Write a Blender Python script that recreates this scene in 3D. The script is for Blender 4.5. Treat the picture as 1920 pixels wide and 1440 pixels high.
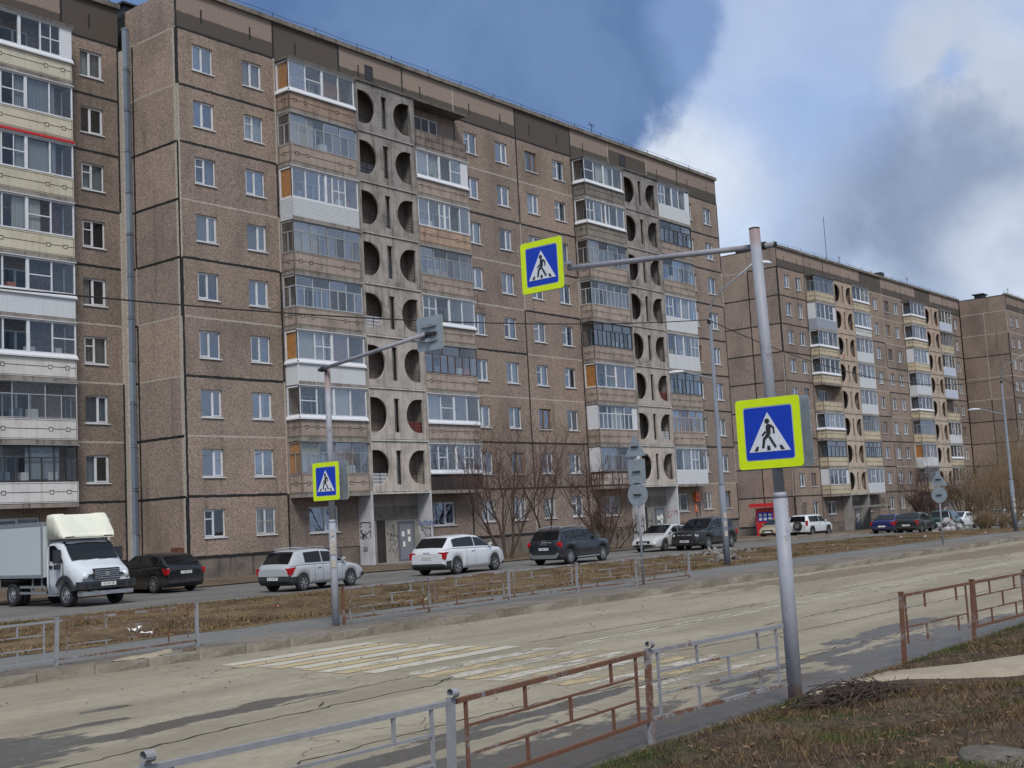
import bpy, bmesh, math, random
import numpy as np
from mathutils import Vector, Matrix
from mathutils.geometry import tessellate_polygon
R = math.radians
random.seed(7); rng = np.random.default_rng(7)
for o in list(bpy.data.objects): bpy.data.objects.remove(o)
scene = bpy.context.scene; COL = scene.collection

# ------------------------------------------------------------------ camera
CAM = Vector((-34.743, -46.909, 2.112)); YAW, PITCH, ROLL = 0.8993, 0.1079, 0.0542
fw = Vector((math.sin(YAW)*math.cos(PITCH), math.cos(YAW)*math.cos(PITCH), math.sin(PITCH)))
ri = Vector((math.cos(YAW), -math.sin(YAW), 0)); up = ri.cross(fw)
r2 = math.cos(ROLL)*ri - math.sin(ROLL)*up; u2 = math.sin(ROLL)*ri + math.cos(ROLL)*up
cd = bpy.data.cameras.new('camera'); cam = bpy.data.objects.new('camera', cd); COL.objects.link(cam)
cd.sensor_width = 36; cd.lens = 36*2304.2/1920; cd.clip_end = 3000; cd.clip_start = .1
cam.matrix_world = Matrix(((r2.x, u2.x, -fw.x, CAM.x), (r2.y, u2.y, -fw.y, CAM.y), (r2.z, u2.z, -fw.z, CAM.z), (0, 0, 0, 1)))
scene.camera = cam
scene.view_settings.view_transform = 'Standard'; scene.view_settings.look = 'None'
scene.view_settings.exposure = 0.78; scene.view_settings.gamma = 1

# ------------------------------------------------------------------ node helper
def nd(t, typ, **kw):
    n = t.nodes.new('ShaderNode'+typ)
    for k, v in kw.items():
        if k.startswith('_'): setattr(n, k[1:], v)
        else:
            key = int(k[1:]) if k[0] == 'i' and k[1:].isdigit() else k.replace('__', ' ')
            s = n.inputs[key]
            if hasattr(v, 'is_output') or isinstance(v, bpy.types.NodeSocket): t.links.new(v, s)
            else: s.default_value = v
    return n
def math_(t, op, a, b=0., c=0., clamp=False):
    n = t.nodes.new('ShaderNodeMath'); n.operation = op; n.use_clamp = clamp
    for i, v in enumerate((a, b, c)):
        if isinstance(v, bpy.types.NodeSocket): t.links.new(v, n.inputs[i])
        else: n.inputs[i].default_value = v
    return n.outputs[0]
def vmath(t, op, a, b=(0, 0, 0), s=1.):
    n = t.nodes.new('ShaderNodeVectorMath'); n.operation = op
    for i, v in enumerate((a, b)):
        if isinstance(v, bpy.types.NodeSocket): t.links.new(v, n.inputs[i])
        else: n.inputs[i].default_value = v
    if op == 'SCALE':
        if isinstance(s, bpy.types.NodeSocket): t.links.new(s, n.inputs['Scale'])
        else: n.inputs['Scale'].default_value = s
    return n.outputs['Value'] if op in ('DOT_PRODUCT', 'LENGTH', 'DISTANCE') else n.outputs[0]
def mixc(t, f, a, b, blend='MIX'):
    n = t.nodes.new('ShaderNodeMix'); n.data_type = 'RGBA'; n.blend_type = blend
    for s, v in ((n.inputs[0], f), (n.inputs[6], a), (n.inputs[7], b)):
        if isinstance(v, bpy.types.NodeSocket): t.links.new(v, s)
        elif s.type == 'RGBA': s.default_value = (*v[:3], 1)
        else: s.default_value = v
    return n.outputs[2]
def noise(t, vec, scale, detail=4., rough=.55, dist=0.):
    n = nd(t, 'TexNoise', Vector=vec, Scale=scale, Detail=detail, Roughness=rough, Distortion=dist)
    return n.outputs['Fac']
def ramp(t, v, lo, hi, a=0., b=1.):
    n = t.nodes.new('ShaderNodeMapRange'); n.interpolation_type = 'SMOOTHSTEP'
    t.links.new(v, n.inputs[0]); n.inputs[1].default_value = lo; n.inputs[2].default_value = hi
    n.inputs[3].default_value = a; n.inputs[4].default_value = b
    return n.outputs[0]

# ------------------------------------------------------------------ world: Nishita sky seen through broken cloud
SUN_EL, SUN_AZ = R(50), R(222)      # azimuth measured clockwise from +Y
w = bpy.data.worlds.new('World'); scene.world = w; w.use_nodes = True
t = w.node_tree; t.nodes.clear()
sky = nd(t, 'TexSky', _sky_type='NISHITA', _sun_disc=False, _sun_elevation=SUN_EL, _sun_rotation=SUN_AZ)
geo = nd(t, 'TexCoord').outputs['Generated']
sep = nd(t, 'SeparateXYZ', Vector=geo)
den = math_(t, 'ADD', math_(t, 'MAXIMUM', sep.outputs[2], 0.), .22)
pl = nd(t, 'CombineXYZ', X=math_(t, 'DIVIDE', sep.outputs[0], den), Y=math_(t, 'DIVIDE', sep.outputs[1], den), Z=0.).outputs[0]
n1 = noise(t, vmath(t, 'ADD', pl, (3.1, 1.7, 0)), 1.1, 8, .55, .25)
n2 = noise(t, vmath(t, 'ADD', geo, (5.2, .3, 2.)), 7., 7, .6, .15)
n3 = noise(t, geo, 3.2, 5, .5, .3)
def raydir(px, py):
    d = fw*2304.2 + r2*(px-960) - u2*(py-720); d.normalize(); return d
def blob(px, py, r0, r1, jitter=.1):      # soft cloud bank round a compass direction
    d = raydir(px, py)
    dist = math_(t, 'ARCCOSINE', vmath(t, 'DOT_PRODUCT', geo, tuple(d)))
    dist = math_(t, 'ADD', dist, math_(t, 'MULTIPLY', math_(t, 'SUBTRACT', n2, .5), jitter*4))
    return ramp(t, dist, R(r0), R(r1), 1., 0.)
dk = blob(700, -60, 14.1, 15.5, .028)                               # the heavy slate-blue bank
dk2 = blob(1790, 390, 2., 10.5, .06)                              # shaded belly of the cloud on the right
gap = math_(t, 'MAXIMUM', math_(t, 'MULTIPLY', blob(1490, 40, 3.6, 7.4, .05), .72), blob(1785, 118, .2, 1.6, .03))
rim = blob(1280, 330, 1., 8.0, .05)
rim2 = blob(1930, 500, 1.0, 5.0, .05)
cover = ramp(t, n1, .33, .56)
dens = math_(t, 'MAXIMUM', cover, math_(t, 'MAXIMUM', dk, math_(t, 'MAXIMUM', rim, dk2)))
dens = math_(t, 'MULTIPLY', dens, math_(t, 'SUBTRACT', 1., math_(t, 'MULTIPLY', gap, .75)))
shade = ramp(t, math_(t, 'ADD', math_(t, 'MULTIPLY', n3, .75), math_(t, 'MULTIPLY', n2, .35)), .40, .72)   # 0 bright .. 1 dark belly
shade = math_(t, 'MAXIMUM', math_(t, 'MULTIPLY', shade, .75), math_(t, 'MULTIPLY', dk2, .95))
shade = math_(t, 'MULTIPLY', shade, math_(t, 'SUBTRACT', 1., math_(t, 'MULTIPLY', math_(t, 'MAXIMUM', math_(t, 'MULTIPLY', rim, .8), rim2), math_(t, 'SUBTRACT', 1., math_(t, 'MULTIPLY', dk, .95)))))
mott = ramp(t, n2, .3, .7)
dark = mixc(t, mott, (.062, .115, .24), (.105, .17, .315))
lite = mixc(t, mott, (.33, .385, .48), (.54, .585, .655))
belly = mixc(t, mott, (.145, .195, .295), (.20, .25, .345))
cloud = mixc(t, dk, mixc(t, shade, lite, belly), dark)
blue = mixc(t, .6, vmath(t, 'SCALE', sky.outputs[0], s=.1), (.235, .33, .56))
col = mixc(t, dens, blue, cloud)
bg = nd(t, 'Background', Color=col, Strength=.88)
nd(t, 'OutputWorld', Surface=bg.outputs[0])
# ------------------------------------------------------------------ sun behind thin cloud
sl = bpy.data.lights.new('sun', 'SUN'); sl.energy = 1.5; sl.angle = R(16); sl.color = (1, .955, .89)
so = bpy.data.objects.new('sun', sl); COL.objects.link(so); so.location = (-40, -60, 60)
sd = Vector((math.sin(SUN_AZ)*math.cos(SUN_EL), math.cos(SUN_AZ)*math.cos(SUN_EL), math.sin(SUN_EL)))
so.rotation_euler = sd.to_track_quat('Z', 'Y').to_euler()

# ------------------------------------------------------------------ materials
M = {}
def newmat(name):
    m = bpy.data.materials.new(name); m.use_nodes = True; t = m.node_tree; t.nodes.clear()
    out = nd(t, 'OutputMaterial'); M[name] = m
    return m, t, out
def finish(t, out, col, rough=.8, metal=0., bump=None, bstr=.3, bdist=.02, spec=.5, **kw):
    p = nd(t, 'BsdfPrincipled')
    for k, v in (('Base Color', col), ('Roughness', rough), ('Metallic', metal), ('Specular IOR Level', spec)):
        if isinstance(v, bpy.types.NodeSocket): t.links.new(v, p.inputs[k])
        elif k == 'Base Color': p.inputs[k].default_value = (*v, 1)
        else: p.inputs[k].default_value = v
    for k, v in kw.items(): p.inputs[k.replace('__', ' ')].default_value = v
    if bump is not None:
        b = nd(t, 'Bump', Height=bump, Strength=bstr, Distance=bdist); t.links.new(b.outputs[0], p.inputs['Normal'])
    t.links.new(p.outputs[0], out.inputs[0]); return p
def objcol(t): return nd(t, 'ObjectInfo').outputs['Color']
def pos(t): return nd(t, 'NewGeometry').outputs['Position']
def sc3(t, v, s): return vmath(t, 'MULTIPLY', v, s)

# exposed-aggregate wall panels
m, t, o = newmat('aggregate'); p = pos(t); oc = objcol(t); rnd = nd(t, 'ObjectInfo').outputs['Random']
vor = nd(t, 'TexVoronoi', Vector=p, Scale=21.).outputs['Color']
sp = nd(t, 'SeparateColor', Color=vor).outputs[0]
fine = noise(t, p, 40., 3, .75)
stone = mixc(t, ramp(t, sp, .1, .9), (.38, .36, .35), (1.62, 1.52, 1.42))
stone = mixc(t, .55, stone, mixc(t, ramp(t, fine, .3, .7), (.30, .29, .28), (1.75, 1.66, 1.58)))
big = noise(t, sc3(t, p, (.35, .35, .22)), 1., 5, .6)
streak = noise(t, sc3(t, p, (1.6, 1.6, .10)), 1., 4, .6)
c = mixc(t, 1., oc, stone, 'MULTIPLY')
c = mixc(t, ramp(t, big, .42, .72, 0., .45), c, (.085, .075, .065))
c = mixc(t, ramp(t, streak, .55, .8, 0., .5), c, (.07, .062, .055))
c = mixc(t, 1., c, mixc(t, rnd, (.88, .88, .90), (1.1, 1.07, 1.03)), 'MULTIPLY')
finish(t, o, c, .93, bump=math_(t, 'ADD', sp, fine), bstr=.45, bdist=.012, spec=.2)
# concrete tinted by the object's own colour, rain-streaked
def concrete(name, dirt, streakamt, dirtcol=(.05, .045, .04), rust=0., fs=1.):
    m, t, o = newmat(name); p = pos(t); oc = objcol(t)
    big = noise(t, p, 1.1*fs, 6, .62); st = noise(t, sc3(t, p, (5., 5., .45)), 1., 5, .62); fn = noise(t, p, 26., 3, .6)
    c = mixc(t, ramp(t, fn, .25, .75, .12, 0.), oc, (.04, .04, .04))
    c = mixc(t, ramp(t, big, .40, .70, 0., dirt), c, dirtcol)
    c = mixc(t, ramp(t, st, .48, .74, 0., streakamt), c, dirtcol)
    if rust:
        rs = noise(t, sc3(t, vmath(t, 'ADD', p, (7.3, 2, 9)), (3., 3., .6)), 1., 5, .6)
        c = mixc(t, ramp(t, rs, .60 - .1*rust, .78, 0., min(.9, rust)), c, (.26, .085, .025))
    finish(t, o, c, .9, bump=math_(t, 'ADD', big, fn), bstr=.25, bdist=.02, spec=.25)
concrete('concrete', .35, .45)
concrete('concrete_dirty', .5, .72, (.036, .033, .030))
concrete('concrete_rust', .2, .3, (.09, .07, .05), 1.1)
concrete('concrete_clean', .18, .22, (.12, .10, .08), .35)
concrete('plaster', .3, .35, (.13, .12, .11))
concrete('metal_paint', .12, .12, (.10, .09, .08))
concrete('sheet', .05, .12, (.25, .24, .22))
# attic band: dark damp stain in its lower half
m, t, o = newmat('attic'); p = pos(t); oc = objcol(t)
vor = nd(t, 'TexVoronoi', Vector=p, Scale=13.).outputs['Color']; sp = nd(t, 'SeparateColor', Color=vor).outputs[0]
fn = noise(t, p, 30., 3, .6)
c = mixc(t, 1., oc, mixc(t, ramp(t, fn, .3, .7), (.5, .47, .45), (1.5, 1.42, 1.34)), 'MULTIPLY')
gen = nd(t, 'SeparateXYZ', Vector=nd(t, 'TexCoord').outputs['Object'])
edge = math_(t, 'ADD', gen.outputs[2], math_(t, 'MULTIPLY', noise(t, sc3(t, p, (3., 3., .6)), 1., 6, .7), .22))
rnd = nd(t, 'ObjectInfo').outputs['Random']
lim = math_(t, 'ADD', .95, math_(t, 'MULTIPLY', ramp(t, rnd, .80, .86), 1.3))
st = ramp(t, math_(t, 'SUBTRACT', lim, edge), -.03, .05)
c = mixc(t, math_(t, 'MULTIPLY', st, .80), c, mixc(t, fn, (.035, .032, .028), (.075, .068, .058)))
finish(t, o, c, .93, bump=fn, bstr=.4, bdist=.012, spec=.2)
def flat(name, col, rough=.6, metal=0., spec=.5, var=.0, **kw):
    m, t, o = newmat(name)
    if var:
        nz = noise(t, pos(t), 9., 5, .6); nz2 = noise(t, pos(t), 60., 2, .5)
        c = mixc(t, ramp(t, math_(t, 'MULTIPLY_ADD', nz2, .35, nz), .4, .95), tuple(x*(1-var) for x in col), tuple(min(1, x*(1+var)) for x in col))
        finish(t, o, c, rough, metal, spec=spec, bump=nz, bstr=.15, **kw)
    else: finish(t, o, col, rough, metal, spec=spec, **kw)
flat('tar', (.012, .011, .011), .7, var=.4)
flat('mortar', (.40, .36, .31), .9, var=.3)
flat('dark_void', (.018, .017, .016), .9)
flat('interior', (.10, .09, .085), .9, var=.3)
flat('rubber', (.02, .02, .021), .85, var=.3)
flat('black_plastic', (.028, .03, .034), .6, var=.2)
flat('chrome', (.62, .62, .62), .22, 1.)
flat('alloy', (.42, .43, .44), .38, .8)
flat('grey_metal', (.27, .29, .32), .45, .35, var=.25)
flat('galvanised', (.27, .31, .34), .5, .3, var=.15)
flat('red_lens', (.36, .008, .012), .15, spec=.5, var=.3)
flat('rust', (.13, .052, .028), .8, var=.5)
flat('clear_lens', (.75, .77, .80), .08, spec=.8, metal=.3)
flat('amber_lens', (.7, .22, .02), .2)
flat('plate_white', (.7, .7, .68), .5, var=.15)
flat('ink', (.012, .012, .015), .6)
flat('sign_yellow', (.60, .78, .0), .38, spec=.4, var=.05)
flat('sign_blue', (.0, .035, .42), .35, spec=.4, var=.06)
flat('sign_white', (.62, .65, .70), .4, var=.06)
flat('sign_rim', (.40, .46, .56), .4)
flat('paper', (.72, .71, .66), .8, var=.1)
flat('bark', (.055, .036, .028), .9, var=.4)
flat('bark_red', (.075, .040, .030), .9, var=.35)
flat('bark_pale', (.16, .115, .065), .9, var=.35)
flat('dead_leaf', (.17, .10, .05), .9, var=.4)
flat('red_paint', (.55, .02, .02), .4, var=.15)
flat('orange_paint', (.62, .14, .02), .5, var=.2)
flat('pine_lining', (.62, .26, .07), .55, var=.35)
flat('green_plastic', (.02, .07, .03), .5, var=.2)
flat('graffiti_black', (.015, .015, .018), .7)
flat('graffiti_blue', (.03, .09, .40), .6)
flat('graffiti_red', (.45, .03, .07), .6)
# paint tinted by object colour
m, t, o = newmat('paint'); p = pos(t)
finish(t, o, mixc(t, ramp(t, noise(t, p, 4., 5, .6), .4, .8, 0., .25), objcol(t), (.12, .11, .10)), .45, spec=.4)
m, t, o = newmat('fabric'); p = pos(t)
wv = nd(t, 'TexWave', Vector=sc3(t, p, (1, 1, .05)), Scale=5., Distortion=2.5, Detail=2.).outputs['Fac']
finish(t, o, mixc(t, math_(t, 'MULTIPLY', wv, .45), objcol(t), (.05, .05, .06)), .9, spec=.1)
# rusty railing paint: grey paint flaking to rust; object colour's red channel sets how much is left
m, t, o = newmat('rail_paint'); p = pos(t); oc = nd(t, 'SeparateColor', Color=objcol(t))
nz = math_(t, 'ADD', math_(t, 'MULTIPLY', noise(t, p, 2.4, 4, .6), .7), math_(t, 'MULTIPLY', noise(t, p, 24., 4, .6), .35))
f = ramp(t, math_(t, 'ADD', nz, oc.outputs[0]), .96, 1.10)
rc = mixc(t, noise(t, p, 40., 3), (.075, .034, .020), (.21, .095, .052))
pc = mixc(t, noise(t, p, 14., 3), (.19, .195, .21), (.32, .325, .345))
finish(t, o, mixc(t, f, pc, rc), math_(t, 'MULTIPLY_ADD', f, .35, .5), bump=nz, bstr=.25, bdist=.01)
m, t, o = newmat('pole_paint'); p = pos(t)
nz = math_(t, 'ADD', math_(t, 'MULTIPLY', noise(t, sc3(t, p, (1, 1, .45)), 5., 5, .65), .65), math_(t, 'MULTIPLY', noise(t, p, 36., 3, .6), .3))
f = ramp(t, nz, .545, .60)
c = mixc(t, noise(t, p, 7., 3), (.235, .245, .28), (.35, .36, .40))
c = mixc(t, math_(t, 'MULTIPLY', f, .7), c, (.12, .09, .07))
zz = nd(t, 'SeparateXYZ', Vector=nd(t, 'TexCoord').outputs['Object']).outputs[2]
foot = ramp(t, math_(t, 'ADD', zz, math_(t, 'MULTIPLY', nz, .5)), .30, .46, 1., 0.)
top_ = ramp(t, math_(t, 'ADD', zz, math_(t, 'MULTIPLY', nz, .7)), 5.40, 5.62, 0., .8)
c = mixc(t, math_(t, 'MULTIPLY', math_(t, 'MAXIMUM', foot, top_), .6), c, (.24, .09, .04))
finish(t, o, c, .55, bump=nz, bstr=.2, bdist=.01)
concrete('lamp_paint', .45, .35, (.10, .11, .13))
# glass: clear sheet, partly reflecting
def glass(name, tint, base, amt, rough=.01):
    m, t, o = newmat(name)
    lw = nd(t, 'LayerWeight', Blend=.35).outputs['Fresnel']
    nzv = nd(t, 'TexNoise', Vector=pos(t), Scale=1.3, Detail=2.)
    b = nd(t, 'Bump', Height=nzv.outputs['Fac'], Strength=.10, Distance=.03)
    f = math_(t, 'MULTIPLY', math_(t, 'MULTIPLY_ADD', lw, amt, base), math_(t, 'MULTIPLY_ADD', nd(t, 'ObjectInfo').outputs['Random'], .9, .35), clamp=True)
    tr = nd(t, 'BsdfTransparent', Color=(*tint, 1)); gl = nd(t, 'BsdfGlossy', Color=(.9, .93, 1, 1), Roughness=rough, Normal=b.outputs[0])
    mx = nd(t, 'MixShader', Fac=f, i1=tr.outputs[0], i2=gl.outputs[0]); t.links.new(mx.outputs[0], o.inputs[0])
glass('glass', (.84, .87, .88), .05, .60)
glass('glass_boosted', (.70, .74, .76), .22, .75)  # ordinary window glass with its reflection turned up to mirror more sky
glass('glass_clear', (.92, .94, .94), .015, .42)
m, t, o = newmat('car_glass')
finish(t, o, (.006, .007, .009), .03, spec=.42)
# car paint, road-dust on the lower flanks
m, t, o = newmat('car_paint'); p = pos(t)
tc = nd(t, 'SeparateXYZ', Vector=nd(t, 'TexCoord').outputs['Object'])
nz = noise(t, p, 3., 5, .6)
d = ramp(t, math_(t, 'ADD', tc.outputs[2], math_(t, 'MULTIPLY', nz, .5)), .40, 1.0, .20, .01)
c = mixc(t, d, objcol(t), (.30, .265, .21))
finish(t, o, c, math_(t, 'MULTIPLY_ADD', d, .5, .22), spec=.5, Coat__Weight=.3, Coat__Roughness=.05)
# ground materials
def dusty(name, a, b, patch, rough=.9, sc=1., bstr=.35, aniso=(1, 1, 1)):
    m, t, o = newmat(name); p = pos(t)
    n1 = noise(t, sc3(t, p, aniso), .45*sc, 6, .6); n2 = noise(t, p, 5.*sc, 5, .65); n3 = noise(t, p, 60.*sc, 3, .6)
    c = mixc(t, ramp(t, math_(t, 'MULTIPLY_ADD', n2, .5, math_(t, 'MULTIPLY', n1, .6)), .38, .72), a, b)
    c = mixc(t, ramp(t, n3, .35, .7, 0., .45), c, patch)
    finish(t, o, c, rough, bump=math_(t, 'MULTIPLY_ADD', n3, .4, n2), bstr=bstr, bdist=.03, spec=.2)
dusty('dirt', (.085, .062, .042), (.19, .145, .10), (.05, .038, .028))
dusty('dead_turf', (.055, .038, .022), (.235, .165, .088), (.035, .024, .014), sc=1.0, bstr=1.)
dusty('near_turf', (.040, .029, .020), (.145, .105, .066), (.020, .014, .010), sc=1.5, bstr=.8)
dusty('gravel', (.13, .115, .095), (.25, .225, .19), (.07, .06, .05), sc=1.4, bstr=.7)
dusty('sidewalk', (.140, .140, .132), (.200, .198, .186), (.105, .102, .095), aniso=(.5, 1.5, 1))
dusty('lane', (.115, .112, .105), (.21, .20, .185), (.09, .085, .08), aniso=(.4, 1.2, 1))
dusty('path_concrete', (.30, .25, .18), (.40, .34, .25), (.20, .165, .12))
dusty('kerb', (.20, .175, .14), (.34, .305, .25), (.10, .085, .07), sc=2.)
dusty('rubble_mat', (.13, .115, .10), (.31, .29, .265), (.09, .075, .065), sc=3.)
dusty('old_snow', (.22, .215, .21), (.50, .50, .50), (.14, .13, .12), sc=2.)
# carriageway: pale dried mud over asphalt, damp patches, tyre-polished streaks
m, t, o = newmat('road'); p = pos(t)
n1 = noise(t, sc3(t, p, (.25, .9, 1)), .8, 6, .6); n2 = noise(t, p, 3.2, 5, .65); n3 = noise(t, p, 70., 3, .6); ns = noise(t, sc3(t, p, (.18, 4.5, 1)), 1., 5, .6)
c = mixc(t, ramp(t, n1, .35, .68), (.262, .228, .162), (.385, .34, .25))
c = mixc(t, ramp(t, ns, .50, .75, 0., .42), c, (.24, .215, .165))
c = mixc(t, ramp(t, math_(t, 'MULTIPLY_ADD', n2, .5, math_(t, 'MULTIPLY', n3, .5)), .40, .72, .34, 0.), c, (.17, .145, .105))
c = mixc(t, ramp(t, noise(t, sc3(t, p, (.5, 1, 1)), .55, 4, .5), .52, .70, 0., .5), c, (.305, .275, .21))
gr = noise(t, sc3(t, p, (.6, 1., 1)), 9., 6, .75)
c = mixc(t, ramp(t, gr, .46, .68, 0., .38), c, (.15, .125, .085))
c = mixc(t, ramp(t, noise(t, sc3(t, p, (.12, 1.4, 1)), 1.3, 4, .6), .54, .66, 0., .35), c, (.20, .175, .13))
wp = vmath(t, 'ADD', sc3(t, p, (1, 1, 0)), vmath(t, 'SCALE', nd(t, 'TexNoise', Vector=p, Scale=1.6, Detail=4.).outputs['Color'], s=.7))
cr = nd(t, 'TexVoronoi', _feature='DISTANCE_TO_EDGE', Vector=wp, Scale=.75).outputs['Distance']
cm = math_(t, 'MULTIPLY', ramp(t, cr, .004, .012, 1., 0.), ramp(t, noise(t, p, .30, 3, .5), .50, .58))
c = mixc(t, math_(t, 'MULTIPLY', cm, .75), c, (.06, .05, .038))
sx = nd(t, 'SeparateXYZ', Vector=p)
wet = None
warp = math_(t, 'MULTIPLY', math_(t, 'SUBTRACT', noise(t, sc3(t, p, (.8, 1.8, 1)), 1.4, 6, .65), .5), 2.3)
def wetspot(cx, cy, rx, ry, rot):
    ca, sa = math.cos(rot), math.sin(rot)
    dx = math_(t, 'SUBTRACT', sx.outputs[0], cx); dy = math_(t, 'SUBTRACT', sx.outputs[1], cy)
    u = math_(t, 'DIVIDE', math_(t, 'ADD', math_(t, 'MULTIPLY', dx, ca), math_(t, 'MULTIPLY', dy, sa)), rx)
    v = math_(t, 'DIVIDE', math_(t, 'SUBTRACT', math_(t, 'MULTIPLY', dy, ca), math_(t, 'MULTIPLY', dx, sa)), ry)
    r = math_(t, 'SQRT', math_(t, 'ADD', math_(t, 'MULTIPLY', u, u), math_(t, 'MULTIPLY', v, v)))
    return ramp(t, math_(t, 'ADD', r, warp), .85, 1.05, 1., 0.)
for a in [(-28.2, -34.1, 1.5, 1.15, .1), (-25.7, -34.35, 2.6, .26, .06), (-26.3, -33.3, .7, .16, .05), (-25.3, -32.3, .4, .13, 0), (-24.1, -34.0, .4, .10, .1),
          (-24.3, -40.3, 7.0, 1.25, -.05), (-15.5, -40.2, 6., 1.0, -.02), (-18., -39.0, 2.6, .2, 0), (-5., -40.1, 7., .9, 0), (-14.2, -38.6, 2.4, .35, 0), (-26.0, -38.4, 2.2, .22, .03), (-23.2, -38.1, 2.6, .2, 0)]:
    s = wetspot(*a); wet = s if wet is None else math_(t, 'MAXIMUM', wet, s)
mud = None
for a in [(4., -30.9, 11., 1.0, -.06), (16., -31.6, 10., 1.3, 0)]:
    s = wetspot(*a); mud = s if mud is None else math_(t, 'MAXIMUM', mud, s)
c = mixc(t, math_(t, 'MULTIPLY', mud, .7), c, (.135, .095, .060))
c = mixc(t, math_(t, 'MULTIPLY', wet, .86), c, mixc(t, n2, (.042, .040, .039), (.092, .084, .075)))
rg = math_(t, 'SUBTRACT', .9, math_(t, 'MULTIPLY', wet, ramp(t, n2, .35, .6, .80, .35)))
hb = math_(t, 'MULTIPLY', math_(t, 'MULTIPLY_ADD', n3, .5, n2), math_(t, 'SUBTRACT', 1., math_(t, 'MULTIPLY', wet, .9)))
finish(t, o, c, rg, bump=hb, bstr=.3, bdist=.02, spec=.35)
# worn road paint, tinted by object colour
m, t, o = newmat('road_paint'); p = pos(t)
nz = math_(t, 'MULTIPLY_ADD', noise(t, sc3(t, p, (.7, 1.6, 1)), 2.2, 6, .7), .75, math_(t, 'MULTIPLY', noise(t, p, 30., 3, .6), .3))
al = nd(t, 'ObjectInfo').outputs['Alpha']
keep = ramp(t, math_(t, 'ADD', nz, math_(t, 'MULTIPLY', math_(t, 'SUBTRACT', al, .5), .6)), .46, .56)
pr = nd(t, 'BsdfPrincipled', Roughness=.8); t.links.new(mixc(t, noise(t, p, 12., 4), objcol(t), (.36, .31, .23)), pr.inputs['Base Color'])
mx = nd(t, 'MixShader', Fac=keep, i1=nd(t, 'BsdfTransparent').outputs[0], i2=pr.outputs[0]); t.links.new(mx.outputs[0], o.inputs[0])
# grass blades tinted by a per-corner colour attribute
m, t, o = newmat('grass_blade')
at = nd(t, 'Attribute', _attribute_name='tint').outputs['Color']
finish(t, o, at, .85, spec=.1)

# ------------------------------------------------------------------ mesh helpers
class MB:
    def __init__(s): s.v = []; s.f = []; s.m = []
    def quad(s, a, b, c, d, mi=0):
        n = len(s.v); s.v += [a, b, c, d]; s.f.append((n, n+1, n+2, n+3)); s.m.append(mi)
    def poly(s, pts, mi=0):
        n = len(s.v); s.v += list(pts); s.f.append(tuple(range(n, n+len(pts)))); s.m.append(mi)
    def box(s, x0, x1, y0, y1, z0, z1, mi=0):
        n = len(s.v)
        s.v += [(x0, y0, z0), (x1, y0, z0), (x1, y1, z0), (x0, y1, z0), (x0, y0, z1), (x1, y0, z1), (x1, y1, z1), (x0, y1, z1)]
        for f in ((0, 3, 2, 1), (4, 5, 6, 7), (0, 1, 5, 4), (1, 2, 6, 5), (2, 3, 7, 6), (3, 0, 4, 7)): s.f.append(tuple(n+i for i in f)); s.m.append(mi)
        return s
    def tube(s, pts, rad, n=6, mi=0, cap=True):
        pts = [Vector(p) for p in pts]; base = len(s.v)
        if not hasattr(rad, '__len__'): rad = [rad]*len(pts)
        ref = None
        for i, p in enumerate(pts):
            d = (pts[min(i+1, len(pts)-1)] - pts[max(i-1, 0)])
            if d.length < 1e-9: d = Vector((0, 0, 1))
            d.normalize()
            if ref is None: ref = d.orthogonal().normalized()
            a = (ref - d*ref.dot(d)); a = a.normalized() if a.length > 1e-6 else d.orthogonal().normalized(); ref = a
            b = d.cross(a)
            for k in range(n):
                q = p + (a*math.cos(2*math.pi*k/n) + b*math.sin(2*math.pi*k/n))*rad[i]; s.v.append(tuple(q))
        for i in range(len(pts)-1):
            for k in range(n):
                k2 = (k+1) % n; s.f.append((base+i*n+k, base+i*n+k2, base+(i+1)*n+k2, base+(i+1)*n+k)); s.m.append(mi)
        if cap:
            s.f.append(tuple(base+k for k in reversed(range(n)))); s.m.append(mi)
            e = base+(len(pts)-1)*n; s.f.append(tuple(e+k for k in range(n))); s.m.append(mi)
        return s
    def disc(s, c, ax, r, n=16, th=.02, mi=0):
        c = Vector(c); ax = Vector(ax).normalized(); return s.tube([c-ax*th/2, c+ax*th/2], r, n, mi)
    def mesh(s, name, mats, smooth=False):
        me = bpy.data.meshes.new(name); me.from_pydata(s.v, [], s.f)
        for m in (mats if isinstance(mats, (list, tuple)) else [mats]): me.materials.append(M[m])
        if any(s.m): me.polygons.foreach_set('material_index', s.m)
        if smooth: me.polygons.foreach_set('use_smooth', [True]*len(s.f))
        me.update(); return me
CACHE = {}
def cached(key, fn, name, mats, smooth=False):
    if key not in CACHE: CACHE[key] = fn().mesh(name, mats, smooth)
    return CACHE[key]
def ob(name, me, parent=None, loc=(0, 0, 0), rot=None, color=None, **tags):
    o = bpy.data.objects.new(name, me); COL.objects.link(o)
    if parent is not None: o.parent = parent
    o.location = loc
    if rot is not None: o.rotation_euler = rot
    if color is not None: o.color = (*color, 1) if len(color) == 3 else color
    for k, v in tags.items(): o[k] = v
    return o
def thing(name, label, cat, loc=(0, 0, 0), rz=0., group=None, scale=1.):
    o = ob(name, None, None, loc, (0, 0, rz), label=label, category=cat); o.scale = (scale,)*3; o.empty_display_size = .2
    if group: o['group'] = group
    return o
def boxmesh(key, dims, mat):
    return cached(('box', key, dims, mat), lambda: MB().box(*dims), key, mat)
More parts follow.
